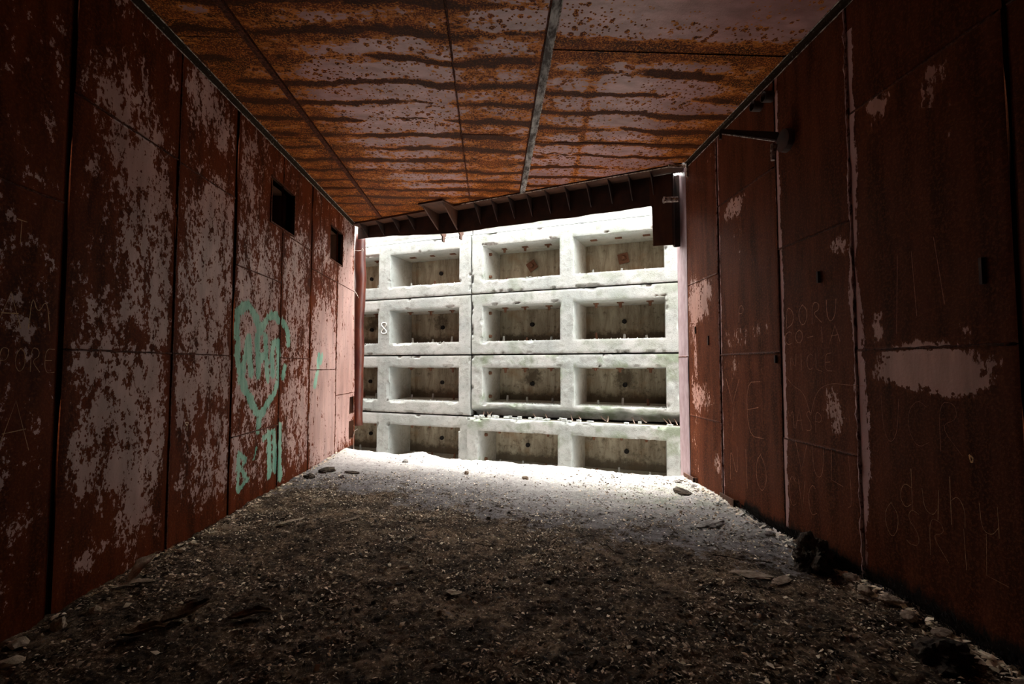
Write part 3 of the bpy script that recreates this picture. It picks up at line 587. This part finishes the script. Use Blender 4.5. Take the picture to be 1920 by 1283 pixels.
# plain course above, set slightly back, and plain continuation to the right of the blocks
def plain(name, s0, s1, z0, z1, off, seed, label):
    S = axis(s0, s1, .08); Z = axis(z0, z1, .08); s, z = np.meshgrid(S, Z)
    d = (fbm(s * 3, z * 3, seed, 4) - .5) * .02 + off; e = np.minimum(np.minimum(s - s0, s1 - s), np.minimum(z - z0, z1 - z)); d += .02 * (e < .01)
    V = [wpt(s, z, d).reshape(-1, 3)]; i = np.arange(s.size).reshape(s.shape); F = [np.stack([i[:-1, :-1], i[:-1, 1:], i[1:, 1:], i[1:, :-1]], -1).reshape(-1, 4)]
    loop = list(i[0, :]) + list(i[1:, -1]) + list(i[-1, -2::-1]) + list(i[-2:0, 0]); Pb = wpt(s.ravel()[loop], z.ravel()[loop], np.full(len(loop), off + .9)); n0 = s.size; lb = np.arange(len(loop))
    F.append(np.stack([np.array(loop), np.roll(loop, -1), n0 + np.roll(lb, -1), n0 + lb], -1)); V.append(Pb); V = np.concatenate(V)
    z_ = np.zeros(len(V)); return tag(mesh_obj(name, V, np.concatenate(F), M['concrete'], None, False, dict(inner=z_, shade_stain=z_, moss=z_ + .3)), label, 'concrete block')
plain('coping_block', -4.02, -.01, 4.21, 4.78, .05, 401, 'plain concrete coping block above the top row, left of the upright joint')
plain('coping_block', .01, 4.6, 4.21, 4.78, .05, 402, 'plain stained concrete coping block above the top row, right of the upright joint')
for s0, s1 in ((4.07, 8.5), (-9, -4.04)):
    o = plain('wall_back', s0, s1, -.76, 4.2, 0, 403, None); del o['category']; tag(o, kind='structure', label='concrete retaining wall running on beyond the opening')
gm = MB(); gm.prism([tuple(wpt(np.array(a), np.array(-1.), .96)) for a in (-9., 8.6)] + [tuple(wpt(np.array(a), np.array(4.7), .96)) for a in (8.6, -9.)], (NX * .3, NY * .3, 0)); gm.build('light_block_slab', M['backing'], o)  # slab added behind the blocks to stop light through the joints
gm = MB(); gm.box(-12, 14, 4.5, 22, -1.0, -.78); tag(gm.build('ground', M['rock_grey']), kind='structure', label='ground between the opening and the concrete wall')

# unseen plates added to cut light: hull round the opening, closed tunnel rear
hm = MB(); hm.prism([(-9, edge_y(-9), H + .1), (9, edge_y(9), H + .1), (9, edge_y(9), 5.6), (-9, edge_y(-9), 5.6)], (-.02, -.05, 0))
for a, b in ((-9, -A - .1), (A + .1, 9)): hm.prism([(a, edge_y(a), -1), (b, edge_y(b), -1), (b, edge_y(b), H + .1), (a, edge_y(a), H + .1)], (-.02, -.05, 0))
tag(hm.build('light_block_front', M['plate']), kind='structure', label='unseen outer steel face added around the opening to narrow the sky light')
hm = MB(); hm.box(-A - .1, A + .1, Y_BACK - .1, Y_BACK, -.5, H + .1); tag(hm.build('light_block_rear', M['plate']), kind='structure', label='unseen steel plate added at the rear of the tunnel to shut light out')
# ------------------------------------------------------------------ girder across the opening
tx, ty = .871, -.492; gx, gy = .492, .871; d0 = (-2.58, 9.01)
def gp(s, d, z): return Vector((d0[0] + tx * s + gx * d, d0[1] + ty * s + gy * d, z))
gird = empty('lintel_girder', gp(3, .2, 3.75)); gb = Vector(gird.location); tag(gird, 'dark steel girder with thin gusset plates spanning the top of the opening', 'girder')
def gpart(mb, name, mat): 
    o = mb.build(name, mat, gird); o.matrix_parent_inverse.identity(); me = o.data
    for v in me.vertices: v.co -= gb
    return o
W = MB(); Ss = np.linspace(-.1, 5.45, 60); zb = lambda s: 3.93 - .16 * sstep(0, 2.4, s) - .03 * sstep(2.4, 5, s) + (float(fbm(s * 4, s * 0, 500)) - .5) * .025
poly = [gp(s, .22, float(zb(s))) for s in Ss] + [gp(5.45, .22, H + .02), gp(-.1, .22, H + .02)]
W.prism(poly, Vector((gx, gy, 0)) * .02); gpart(W, 'web', M['girder'])
W = MB(); 
for a, b in ((-.05, 1.55), (1.55, 2.4), (2.4, 5.86)): W.prism([gp(a, .0, H - .03), gp(b, .0, H - .03), gp(b, .24, H - .03), gp(a, .24, H - .03)], (0, 0, .06))
gpart(W, 'flange', M['plate'])
W = MB(); Ps = [gp(s, -.004, H - .02) for s in np.linspace(2.4, 5.86, 50)]; W.tube(Ps, [random.uniform(.004, .014) for _ in Ps], 5); gpart(W, 'flange_lip', M['palepaint'])
for s in (.15, .54, .91, 1.25, 2.63, 2.95, 3.26, 3.57, 3.88, 4.2, 4.53, 4.85, 5.14, 5.44):
    W = MB(); zt = 3.96 if s < 2 else 3.88; W.prism([gp(s, .0, H - .03), gp(s, .22, H - .03), gp(s + .01, .22, zt - .03), gp(s + .01, .19, zt)], Vector((tx, ty, 0)) * .012); gpart(W, 'gusset_plate', M['girder'])
W = MB(); W.prism([(-1.2, 7.84, H - .035), (-.78, 7.62, H - .035), (-.54, 8.06, H - .035), (-.96, 8.32, H - .035)], (0, 0, .028)); gpart(W, 'seat_plate', M['plate'])
for (ax, ay, tt, zb1, zs) in ((-1.14, 7.86, .653, 3.79, 3.70), (-.79, 7.68, .59, 3.76, 3.685)):
    n_ = Vector((.41, .91, 0)); a = Vector((ax, ay, 0)); W = MB(); Z_ = lambda z: Vector((0, 0, z))
    W.prism([a + Z_(H - .03), a + n_ * (tt + .12) + Z_(H - .03), a + n_ * (tt + .12) + Z_(zb1 + .03), a + n_ * (tt + .07) + Z_(zb1 - .01), a + n_ * (tt + .07) + Z_(zs), a + n_ * tt + Z_(zs), a + n_ * tt + Z_(zb1), a + n_ * .04 + Z_(H - .07)], (.022, -.008, 0)); gpart(W, 'bracket_plate', M['plate'])
# hanging end plate, channel and pipe stub at the right-hand end
hp = empty('end_bracket', gp(5.6, .2, 3.15)); tag(hp, 'dark brown hanging steel end plate and channel at the right end of the girder', 'bracket'); hb = Vector(hp.location)
def hpart(mb, name, mat, sm=False):
    o = mb.build(name, mat, hp, sm)
    for v in o.data.vertices: v.co -= hb
    return o
W = MB(); W.prism([gp(5.44, .19, 3.16), gp(5.70, .19, 3.15), gp(5.70, .19, 4.14), gp(5.40, .19, 4.14), gp(5.40, .19, 3.78), gp(5.43, .19, 3.7)], Vector((gx, gy, 0)) * .018); hpart(W, 'hanging_plate', M['plate'])
W = MB(); a = gp(5.70, .17, 3.14); e1 = Vector((tx, ty, 0)); e2 = Vector((gx, gy, 0))
W.prism([a, a + e1 * .02, a + e1 * .02 + e2 * .12, a + e1 * .2 + e2 * .12, a + e1 * .2, a + e1 * .22, a + e1 * .22 + e2 * .14, a + e2 * .14], (0, 0, 1.0)); hpart(W, 'channel', M['girder'])
W = MB(); W.tube([(2.33, 6.28, 3.735), (2.52, 6.27, 3.745)], .037, 12); W.tube([(2.325, 6.28, 3.735), (2.345, 6.28, 3.735)], .045, 12); hpart(W, 'pipe_stub', M['palepaint'])
W = MB(); W.box(2.565, 2.59, 6.08, 6.1, 3.98, 4.17); W.box(2.35, 2.58, 6.13, 6.15, 4.13, 4.165); hpart(W, 'corner_angle', M['palepaint'])
# round red post at the left-hand end
pp = MB(); zz = np.linspace(.34, 4.1, 30); pp.tube([(-2.60 + .025 * math.exp(-((z - 3.2) / .25) ** 2) + .006 * math.sin(z * 5), 9.56, z) for z in zz], [.105 + .008 * math.sin(z * 7 + 1) + .02 * math.exp(-((z - 3.3) / .2) ** 2) for z in zz], 14)
post = empty('post', (-2.60, 9.56, .34)); tag(post, 'dark red rusted round post beside the end of the left wall', 'post')
o = pp.build('post_tube', M['post'], post, True)
for v in o.data.vertices: v.co -= Vector(post.location)
w = MB(); w.tube([(-2.62, 9.28, 3.72), (-2.55, 9.27, 3.71), (-2.49, 9.27, 3.72), (-2.47, 9.27, 3.76), (-2.45, 9.27, 3.72), (-2.47, 9.27, 3.69)], .006, 5); o = w.build('tie_wire', M['palepaint'], post)
for v in o.data.vertices: v.co -= Vector(post.location)
w = MB(); w.tube([(-2.62, 9.28, 2.95), (-2.56, 9.26, 2.86), (-2.53, 9.27, 2.80)], .005, 5)
o = w.build('tie_wire', M['palepaint'], post)
for v in o.data.vertices: v.co -= Vector(post.location)
w = MB(); w.tube([(-2.52, 9.3, .30), (-2.58, 9.3, .26), (-2.60, 9.3, .15), (-2.59, 9.3, -.05), (-2.56, 9.25, -.1)], .007, 6); tag(w.build('plate_edge_wire', M['rebar']), 'thin wire standing in for a curled plate edge below the red post', 'wire')  # wire added for the pale outline of a curled plate edge

# ------------------------------------------------------------------ fittings on the right wall
arm = empty('wall_arm', (A, 4.0, 3.47)); ab = Vector(arm.location); tag(arm, 'thin dark steel arm reaching out of a round base high on the right wall', 'bracket')
def apart(mb, name, mat, sm=False):
    o = mb.build(name, mat, arm, sm)
    for v in o.data.vertices: v.co -= ab
apart(MB().tube([(A + .01, 4.0, 3.47), (A - .055, 4.0, 3.47)], [.105, .095], 16), 'base', M['girder'])
b0 = Vector((2.5, 4.0, 3.50)); b1 = Vector((2.14, 4.3, 3.69)); d = (b1 - b0).normalized(); sd = d.cross(Vector((0, 0, 1))).normalized(); up = sd.cross(d)
W = MB(); sec = [(-.016, -.02), (.016, -.02), (.016, .024), (-.016, .024)]; V = [b0 + sd * a * 1.3 + up * c * 1.5 for a, c in sec] + [b1 + sd * a * .8 + up * c * .8 for a, c in sec]
W.add(V, [(3, 2, 1, 0), (4, 5, 6, 7), (0, 1, 5, 4), (1, 2, 6, 5), (2, 3, 7, 6), (3, 0, 4, 7)]); apart(W, 'arm', M['girder'])
W = MB(); o_ = -up * .034; W.tube([b0 + o_, b1 - up * .018], [.009, .005], 5); apart(W, 'arm_lit_edge', M['palepaint'])  # pale strip below the arm, its lit underside put into colour
W = MB(); W.tube([b1 + up * .012, b1 - Vector((0, 0, .075))], [.016, .013], 6); apart(W, 'end_pin', M['girder'])
W = MB(); W.tube([(2.47, 4.0, 3.43), (2.46, 4.0, 3.36), (2.455, 4.0, 3.29)], [.03, .026, .018], 7); apart(W, 'clamp', M['palepaint'])
for (yy, zz, lb_) in ((4.41, 4.005, 'farther from the camera'), (4.22, 3.99, 'nearer the camera')):
    W = MB(); c0_ = Vector((A + .005, yy, zz)); c1_ = Vector((A - .085, yy, zz)); n = 14; V = []; F = []
    for (c, r) in ((c0_, .05), (c1_, .05), (c1_, .042), (c0_, .042)): V += [c + Vector((0, math.cos(2 * math.pi * i / n) * r, math.sin(2 * math.pi * i / n) * r)) for i in range(n)]
    for k_ in range(3): F += [(k_ * n + i, k_ * n + (i + 1) % n, (k_ + 1) * n + (i + 1) % n, (k_ + 1) * n + i) for i in range(n)]
    W.add(V, F); tag(W.build('pipe_stub', M['girder'], None, True), 'short open pipe stub high on the right wall, the one %s' % lb_, 'pipe', 'pipe stubs under the right ceiling corner')
for (yy, zz, h_) in ((3.66, 2.2, .09), (2.40, 2.0, .14), (5.95, 1.95, .09), (5.6, 1.8, .11), (4.26, 1.56, .07)):
    W = MB(); W.box(A - .02, A + .004, yy - .008, yy + .008, zz - h_ / 2, zz + h_ / 2); W.build('steel_stub', M['girder'], wr)
# small steel stops standing at the foot of the right wall
for yy, pl in ((5.0, 1), (6.0, 2)):
    W = MB(); W.box(A - .05, A - .035, yy, yy + .32, .0, .09); W.box(A - .05, A, yy, yy + .012, .0, .09); W.build('toe_plate', M['plate'], wr)

# ------------------------------------------------------------------ scratched writing
G = {'A': [[(0, 0), (.45, 1), (.9, 0)], [(.15, .4), (.8, .45)]], 'C': [[(.85, .85), (.5, 1), (.1, .75), (.05, .3), (.4, 0), (.9, .15)]], 'D': [[(.05, 0), (.1, 1), (.6, .85), (.85, .5), (.6, .12), (.05, 0)]],
 'E': [[(.85, 1), (.1, .95), (.08, 0), (.9, .03)], [(.1, .5), (.7, .5)]], 'G': [[(.85, .85), (.4, 1), (.05, .5), (.4, 0), (.85, .15), (.85, .45), (.5, .45)]], 'H': [[(.1, 0), (.1, 1)], [(.8, 0), (.85, 1)], [(.1, .5), (.85, .5)]],
 'I': [[(.5, 0), (.45, 1)]], 'L': [[(.15, 1), (.1, .05), (.85, .0)]], 'M': [[(.05, 0), (.15, 1), (.45, .45), (.8, 1), (.95, 0)]], 'N': [[(.1, 0), (.12, 1), (.8, .05), (.85, 1)]],
 'O': [[(.5, 1), (.1, .75), (.08, .3), (.45, 0), (.85, .3), (.85, .75), (.5, 1)]], 'P': [[(.1, 0), (.12, 1), (.7, .95), (.8, .7), (.6, .5), (.1, .48)]], 'R': [[(.1, 0), (.12, 1), (.7, .95), (.75, .65), (.15, .5), (.9, 0)]],
 'S': [[(.8, .9), (.4, 1), (.15, .75), (.7, .4), (.75, .1), (.3, 0), (.1, .1)]], 'U': [[(.1, 1), (.12, .25), (.45, 0), (.8, .25), (.88, 1)]], 'V': [[(.05, 1), (.45, 0), (.9, 1)]], 'Y': [[(.05, 1), (.45, .5), (.9, 1)], [(.45, .5), (.4, 0)]],
 '-': [[(.2, .4), (.8, .5)]], 'T': [[(.05, .95), (.9, 1)], [(.5, .97), (.45, 0)]], 'h': [[(.15, 0), (.15, 1)], [(.15, .5), (.5, .6), (.7, .4), (.7, 0)]], 'u': [[(.1, .6), (.15, .1), (.5, 0), (.75, .2)], [(.8, .65), (.75, 0)]], 'd': [[(.7, 1), (.72, 0)], [(.7, .5), (.3, .55), (.1, .25), (.35, 0), (.7, .15)]]}
def write(wall, text, ya, za, yb, zb_, w=.005, mat='scratch', curve=True, slant=0., seed=0):
    """letters run from y=ya to y=yb (either way) between heights za and zb_"""
    side = -1 if wall is wl else 1; rr = random.Random(seed + len(text)); V = []; F = []
    n = len(text); dy = (yb - ya) / n
    for i, ch in enumerate(text):
        if ch not in G: continue
        for st in G[ch]:
            P_ = [(ya + dy * (i + .08 + .84 * (p[0] + rr.uniform(-.04, .04))), za + (zb_ - za) * (p[1] + rr.uniform(-.04, .04)) + slant * i) for p in st]
            for _ in range(2 if len(P_) > 3 else 0):
                Q = [P_[0]]
                for a, b in zip(P_[:-1], P_[1:]): Q += [(a[0] * .75 + b[0] * .25, a[1] * .75 + b[1] * .25), (a[0] * .25 + b[0] * .75, a[1] * .25 + b[1] * .75)]
                P_ = Q + [P_[-1]]
            ribbon(V, F, P_, w, rr, side)
    return mesh_obj('scratched_lettering', V, F, M[mat], wall)
def ribbon(V, F, P_, w, rr, side, closed=False):
    x = side * (A - .026); n0 = len(V)
    for i, p in enumerate(P_):
        a = P_[max(i - 1, 0)]; b = P_[min(i + 1, len(P_) - 1)]; L = math.hypot(b[0] - a[0], b[1] - a[1]) + 1e-6; nx_, nz_ = -(b[1] - a[1]) / L, (b[0] - a[0]) / L
        h = w * .5 * rr.uniform(.5, 1.3); V += [(x, p[0] + nx_ * h, p[1] + nz_ * h), (x, p[0] - nx_ * h, p[1] - nz_ * h)]
    for i in range(len(P_) - 1): F.append((n0 + 2 * i, n0 + 2 * i + 1, n0 + 2 * i + 3, n0 + 2 * i + 2))
def drawn(wall, strokes, w=.005, mat='scratch', seed=0, name='scratched_drawing'):
    V = []; F = []; rr = random.Random(seed)
    for P_ in strokes:
        for _ in range(2 if len(P_) > 2 else 0):
            Q = [P_[0]]
            for a, b in zip(P_[:-1], P_[1:]): Q += [(a[0] * .75 + b[0] * .25, a[1] * .75 + b[1] * .25), (a[0] * .25 + b[0] * .75, a[1] * .25 + b[1] * .75)]
            P_ = Q + [P_[-1]]
        ribbon(V, F, P_, w, rr, -1 if wall is wl else 1)
    return mesh_obj(name, V, F, M[mat], wall)
write(wr, 'DORU', 4.08, 1.83, 3.42, 2.0, .007, seed=1); write(wr, 'CO-IA', 4.1, 1.68, 3.4, 1.80, .006, seed=2); write(wr, 'NICLE', 4.03, 1.46, 3.5, 1.60, .004, seed=3)
write(wr, 'MASP', 4.1, .97, 3.62, 1.14, .004, seed=4); write(wr, 'VUL', 4.0, .62, 3.4, .86, .004, seed=5); write(wr, 'CVC', 4.1, .3, 3.72, .56, .004, seed=6)
write(wr, 'YE', 5.2, .80, 4.40, 1.36, .006, seed=7); write(wr, 'NIO', 5.15, .28, 4.38, .66, .005, seed=8); write(wr, 'P', 4.88, 1.95, 4.73, 2.12, .005, seed=9)
write(wr, 'UCR', 3.1, 1.0, 2.5, 1.3, .0022, seed=10); write(wr, 'duhu', 2.98, .62, 2.32, .88, .003, 'scratch_ochre', seed=11); write(wr, 'OSRIL', 3.1, .4, 2.3, .62, .0022, 'scratch_ochre', seed=12)
drawn(wr, [[(4.1, 1.42), (4.0, 1.33), (3.85, 1.28), (3.78, 1.10)], [(3.78, 1.10), (3.7, 1.3), (3.55, 1.37), (3.35, 1.36), (3.2, 1.36)], [(3.38, .85), (3.36, .5), (3.40, .48)], [(2.9, 2.2), (2.93, 1.7)], [(2.8, 2.2), (2.78, 1.8)], [(2.65, 2.25), (2.6, 1.85)]], .003, seed=3)
drawn(wr, [[(2.50, 1.02), (2.475, 1.005), (2.49, .975), (2.50, 1.02)]], .009, 'chip_orange', 5, 'paint_chip')
write(wl, 'PORE', 2.62, 1.46, 2.97, 1.60, .004, 'scratch_ochre', seed=21); write(wl, 'A', 2.62, 1.03, 2.86, 1.32, .006, 'scratch_ochre', seed=22); write(wl, 'AM', 2.6, 1.70, 2.93, 1.9, .006, 'scratch_ochre', seed=23); write(wl, 'T', 2.68, 2.17, 2.76, 2.30, .005, 'scratch_ochre', seed=24)
drawn(wl, [[(4.2, 1.02), (4.245, 1.02), (4.225, .985), (4.2, 1.02)], [(4.225, .985), (4.225, .95)]], .009, 'chip', 6, 'paint_chip')

# ------------------------------------------------------------------ loose things on the floor
def ground(x, y): return float(hgt(x, y))
def rock(name, label, cat, x, y, sx, sy, sz, mat, seed, group=None, sub=3, rough=.35):
    import bmesh
    bm = bmesh.new(); bmesh.ops.create_icosphere(bm, subdivisions=sub, radius=1); r = random.Random(seed)
    o3 = Vector((r.uniform(0, 50), r.uniform(0, 50), r.uniform(0, 50)))
    from mathutils import noise
    for v in bm.verts:
        n = noise.fractal(v.co * 1.3 + o3, .8, 2.1, 4); v.co *= 1 + rough * n
        v.co.x *= sx; v.co.y *= sy; v.co.z *= sz
    me = bpy.data.meshes.new(name); bm.to_mesh(me); bm.free(); me.materials.append(M[mat]); o = bpy.data.objects.new(name, me); col.objects.link(o)
    o.location = (x, y, ground(x, y) + sz * .45); o.rotation_euler.z = r.uniform(0, 3)
    return tag(o, label, cat, group)
rock('soil_clod', 'large black earth clod lying against the right wall', 'clod', 2.40, 3.52, .17, .12, .15, 'rock_dark', 1, sub=5, rough=.6)
rock('soil_clod', 'dark lumpy earth clod at the right wall, nearest the camera', 'clod', 2.32, 2.42, .13, .10, .07, 'rock_dark', 2, sub=4, rough=.6)
rock('stone', 'dark flat clod lying by the foot of the right wall near the open end', 'stone', 2.25, 5.62, .15, .07, .035, 'rock_dark', 3)
rock('stone', 'broad flat grey slab lying on the dust near the right wall', 'stone', 2.08, 4.53, .17, .08, .028, 'rock_grey', 4)
rock('stone', 'squarish tan stone alone on the white dust in mid floor', 'stone', .46, 6.42, .045, .035, .03, 'rock_tan', 5, rough=.2)
rock('stone', 'black lump at the foot of the left wall near the opening', 'stone', -2.33, 7.05, .13, .07, .045, 'rock_dark', 6)
rock('stone', 'small dark cracked lump by the left wall beside the dark soil edge', 'stone', -2.42, 6.62, .07, .05, .045, 'rock_dark', 7)
rock('stone', 'flat grey pair of chips on the dust off the left wall', 'stone', -1.97, 6.62, .07, .04, .03, 'rock_grey', 8)
rock('stone', 'long thin dark chip on the pale dust beyond the left wall lump', 'stone', -1.95, 6.95, .13, .05, .015, 'rock_dark', 9)
rock('stone', 'pale round pebble near the floor edge left of the middle', 'stone', -1.32, 7.6, .05, .035, .03, 'rock_grey', 10)
rock('stone', 'small brown nugget on the white dust near the mid floor edge', 'stone', -.33, 6.75, .035, .03, .025, 'rock_tan', 11)
rock('stone', 'pale pointed stone standing where the black seam meets the left floor', 'stone', -2.46, 2.93, .035, .03, .045, 'leaf_pale', 12)
rock('stone', 'second pale nub beside the black seam foot', 'stone', -2.40, 3.1, .025, .03, .025, 'leaf_pale', 13)
rock('stone', 'tan flat patch of clay stone on the soil right of centre', 'stone', 1.86, 3.42, .13, .06, .012, 'rock_tan', 14)
rock('stone', 'smaller tan clay flake beside the clay patch', 'stone', 2.02, 3.32, .09, .045, .012, 'rock_tan', 15)
ORD = ['nearest the camera', 'second from the camera', 'third from the camera', 'fourth from the camera', 'fifth from the camera', 'sixth from the camera', 'seventh from the camera', 'eighth from the camera', 'ninth from the camera', 'tenth from the camera', 'eleventh from the camera', 'last but two', 'last but one', 'last before the opening']
for i, (x_, y_, s_) in enumerate([(2.47, 2.16, .06), (2.50, 2.62, .05), (2.47, 2.80, .045), (2.50, 2.96, .045), (2.46, 3.12, .05), (2.49, 3.29, .045), (2.53, 3.84, .035), (2.50, 3.96, .035), (2.52, 4.09, .035), (2.49, 4.24, .04), (2.52, 4.45, .035), (2.52, 5.42, .035), (2.49, 5.84, .04), (2.36, 6.05, .04)]):
    tan = y_ < 3.5
    rock('stone', '%s stone in the row along the right wall foot, %s' % ('tan' if tan else 'pale grey', ORD[i]), 'stone', x_, y_, s_ * .9, s_ * 1.25, s_ * .55, 'rock_tan' if tan else 'rock_grey', 30 + i, 'pale stones along the foot of the right wall')
for i, (x_, y_, s_) in enumerate([(-2.40, 2.58, .04), (-2.5, 2.74, .04), (-2.46, 4.02, .03), (-2.5, 4.2, .03), (-2.48, 4.5, .025), (-2.52, 4.8, .025), (-2.5, 5.3, .03), (-2.52, 5.6, .03), (-2.5, 5.9, .025), (-2.52, 6.2, .03)]):
    rock('stone', 'small pale crumb in the row along the left wall foot, %s' % ORD[i], 'stone', x_, y_, s_, s_ * 1.4, s_ * .5, 'leaf_pale', 60 + i, 'pale crumbs along the foot of the left wall', 2)
def leaf(name, label, x, y, L, Wd, curl, mat, rz, seed, lift=.01, rise=.0):
    r = random.Random(seed); n, m_ = 12, 7; V = []; F = []
    for i in range(n):
        t_ = i / (n - 1); w_ = Wd * math.sin(math.pi * (t_ * .92 + .05)) ** .7 * (1 + .2 * r.uniform(-1, 1))
        for j in range(m_):
            s_ = (j / (m_ - 1) - .5) * 2; a = s_ * curl
            V.append((L * (t_ - .5), w_ * math.sin(a) / max(curl, .2), w_ * (1 - math.cos(a)) / max(curl, .2) + rise * t_ + .25 * Wd * math.sin(t_ * 7 + seed) * .6))
    F = [(i * m_ + j, i * m_ + j + 1, (i + 1) * m_ + j + 1, (i + 1) * m_ + j) for i in range(n - 1) for j in range(m_ - 1)]
    root = empty(name, (x, y, ground(x, y) + lift), rz); tag(root, label, 'leaf')
    o = mesh_obj('blade', V, F, M[mat], root, True); md = o.modifiers.new('thickness', 'SOLIDIFY'); md.thickness = .002
    MB().tube([(-L * .5, 0, .01), (0, 0, .006 + rise * .5), (L * .5, 0, rise + .004), (L * .68, r.uniform(-.02, .02), rise + .0)], [.0015, .003, .003, .002], 5).build('midrib', M[mat], root)
    return root
leaf('dry_leaf', 'large dark curled leaf near the left wall, rear one of the pair', -1.80, 3.0, .26, .07, 1.2, 'leaf_dark', .7, 1, .02, .05)
leaf('dry_leaf', 'dark curled leaf with a pale rolled edge, front one of the pair', -1.92, 2.82, .20, .06, 1.4, 'leaf_dark', .45, 2, .02)
leaf('dry_leaf', 'long dark folded leaf with a pale stalk end left of centre', -1.42, 2.99, .24, .05, 1.3, 'leaf_dark', .3, 3, .02)
leaf('dry_leaf', 'torn pale leaf leaning upright against the left wall', -2.46, 3.58, .20, .06, .6, 'leaf_pale', 1.3, 4, .02, .12)
leaf('dry_leaf', 'pale curled scrap lying at the foot of the leaning leaf', -2.40, 3.48, .18, .035, .9, 'leaf_pale', .5, 5, .01)
leaf('dry_leaf', 'pale scrap nearest the camera beside the leaning leaf', -2.47, 3.40, .12, .03, .9, 'leaf_pale', .2, 15, .01)
leaf('dry_leaf', 'small bright slender leaf lying alone in the left middle of the floor', -.90, 3.36, .07, .012, .5, 'leaf_pale', 1.1, 6, .015)
leaf('dry_leaf', 'slender bright leaf tilted, nearer the camera than the other slender leaf', -1.02, 3.03, .07, .012, .5, 'leaf_pale', 2.3, 7, .015)
leaf('dry_leaf', 'flat tan diamond leaf in the middle of the floor', -.24, 3.27, .11, .035, .3, 'leaf_pale', 2.9, 8, .012)
leaf('dry_leaf', 'bright narrow leaf at the bottom edge left of centre, standing end', -.83, 2.19, .05, .012, .5, 'leaf_pale', 1.9, 9, .02, .03)
leaf('dry_leaf', 'bright narrow leaf at the bottom edge, right of its twin', -.76, 2.17, .05, .012, .5, 'leaf_pale', 2.4, 10, .02, .01)
leaf('dry_leaf', 'long pale strip of dry leaf on the soil by the left wall', -1.88, 4.7, .26, .03, .2, 'leaf_pale', .9, 11, .015)
leaf('dry_leaf', 'thin pale strip of dry leaf on the soil farther from the left wall', -1.35, 4.75, .24, .022, .2, 'rock_tan', 1.0, 12, .015)
def twig(label, x, y, L, r, rz, seed):
    rr = random.Random(seed); P_ = []
    for i in range(7):
        t_ = i / 6 - .5; P_.append(Vector((L * t_ * math.cos(rz) - .04 * L * math.sin(i * 1.7 + seed) * math.sin(rz), L * t_ * math.sin(rz) + .04 * L * math.sin(i * 1.7 + seed) * math.cos(rz), 0)))
    z0 = ground(x, y); mb = MB(); mb.tube([p + Vector((0, 0, ground(x + p.x, y + p.y) - z0 + r + .004)) for p in P_], [r * rr.uniform(.7, 1.1) for _ in P_], 6)
    o = mb.build('twig', M['twig'], None, True); o.location = (x, y, z0); return tag(o, label, 'twig')
twig('thick dark twig at the lower right of centre', .50, 2.42, .10, .009, .9, 1)
twig('long thin twig at the bottom edge pointing to the camera', -.42, 2.35, .38, .003, 1.7, 2)
twig('thin forked-looking twig on the soil left, below the dark leaves', -1.75, 2.62, .26, .003, .9, 3)
twig('short dark twig on the soil-dust boundary right of centre', .98, 3.95, .22, .005, -.8, 4)
twig('small twig lying across near the middle of the soil', -.05, 4.1, .16, .004, -.5, 5)
twig('thin black wire-like twig on the dust by the right clod', 1.95, 3.72, .42, .004, -.35, 6)
twig('thin twig right of centre on the near soil', 1.0, 2.75, .2, .003, -1.0, 7)
# black moss creeping up the foot of the right wall
V = []; F = []; rr = random.Random(5)
for i in range(2600):
    yy = rr.uniform(2.0, 5.1) if rr.random() < .8 else rr.uniform(3.3, 4.3); hh = (.05 + .10 * float(fbm(yy * 3, 0., 77))) * rr.random() ** 1.5; 
    c = Vector((A - .012 - rr.random() * .03 * (1 - hh * 5), yy, hh)); s_ = rr.uniform(.006, .014); b_ = len(V)
    V += [c + Vector((rr.uniform(-s_, s_) * .5, rr.uniform(-s_, s_), rr.uniform(-s_, 0))) for _ in range(3)] + [c + Vector((-s_ * .6, rr.uniform(-s_, s_), s_ * 1.6))]; F += [(b_, b_ + 1, b_ + 3), (b_ + 1, b_ + 2, b_ + 3), (b_ + 2, b_, b_ + 3), (b_, b_ + 2, b_ + 1)]
tag(mesh_obj('moss', V, F, M['moss']), 'black crusty moss creeping up the foot of the right wall', 'moss', kind='stuff')
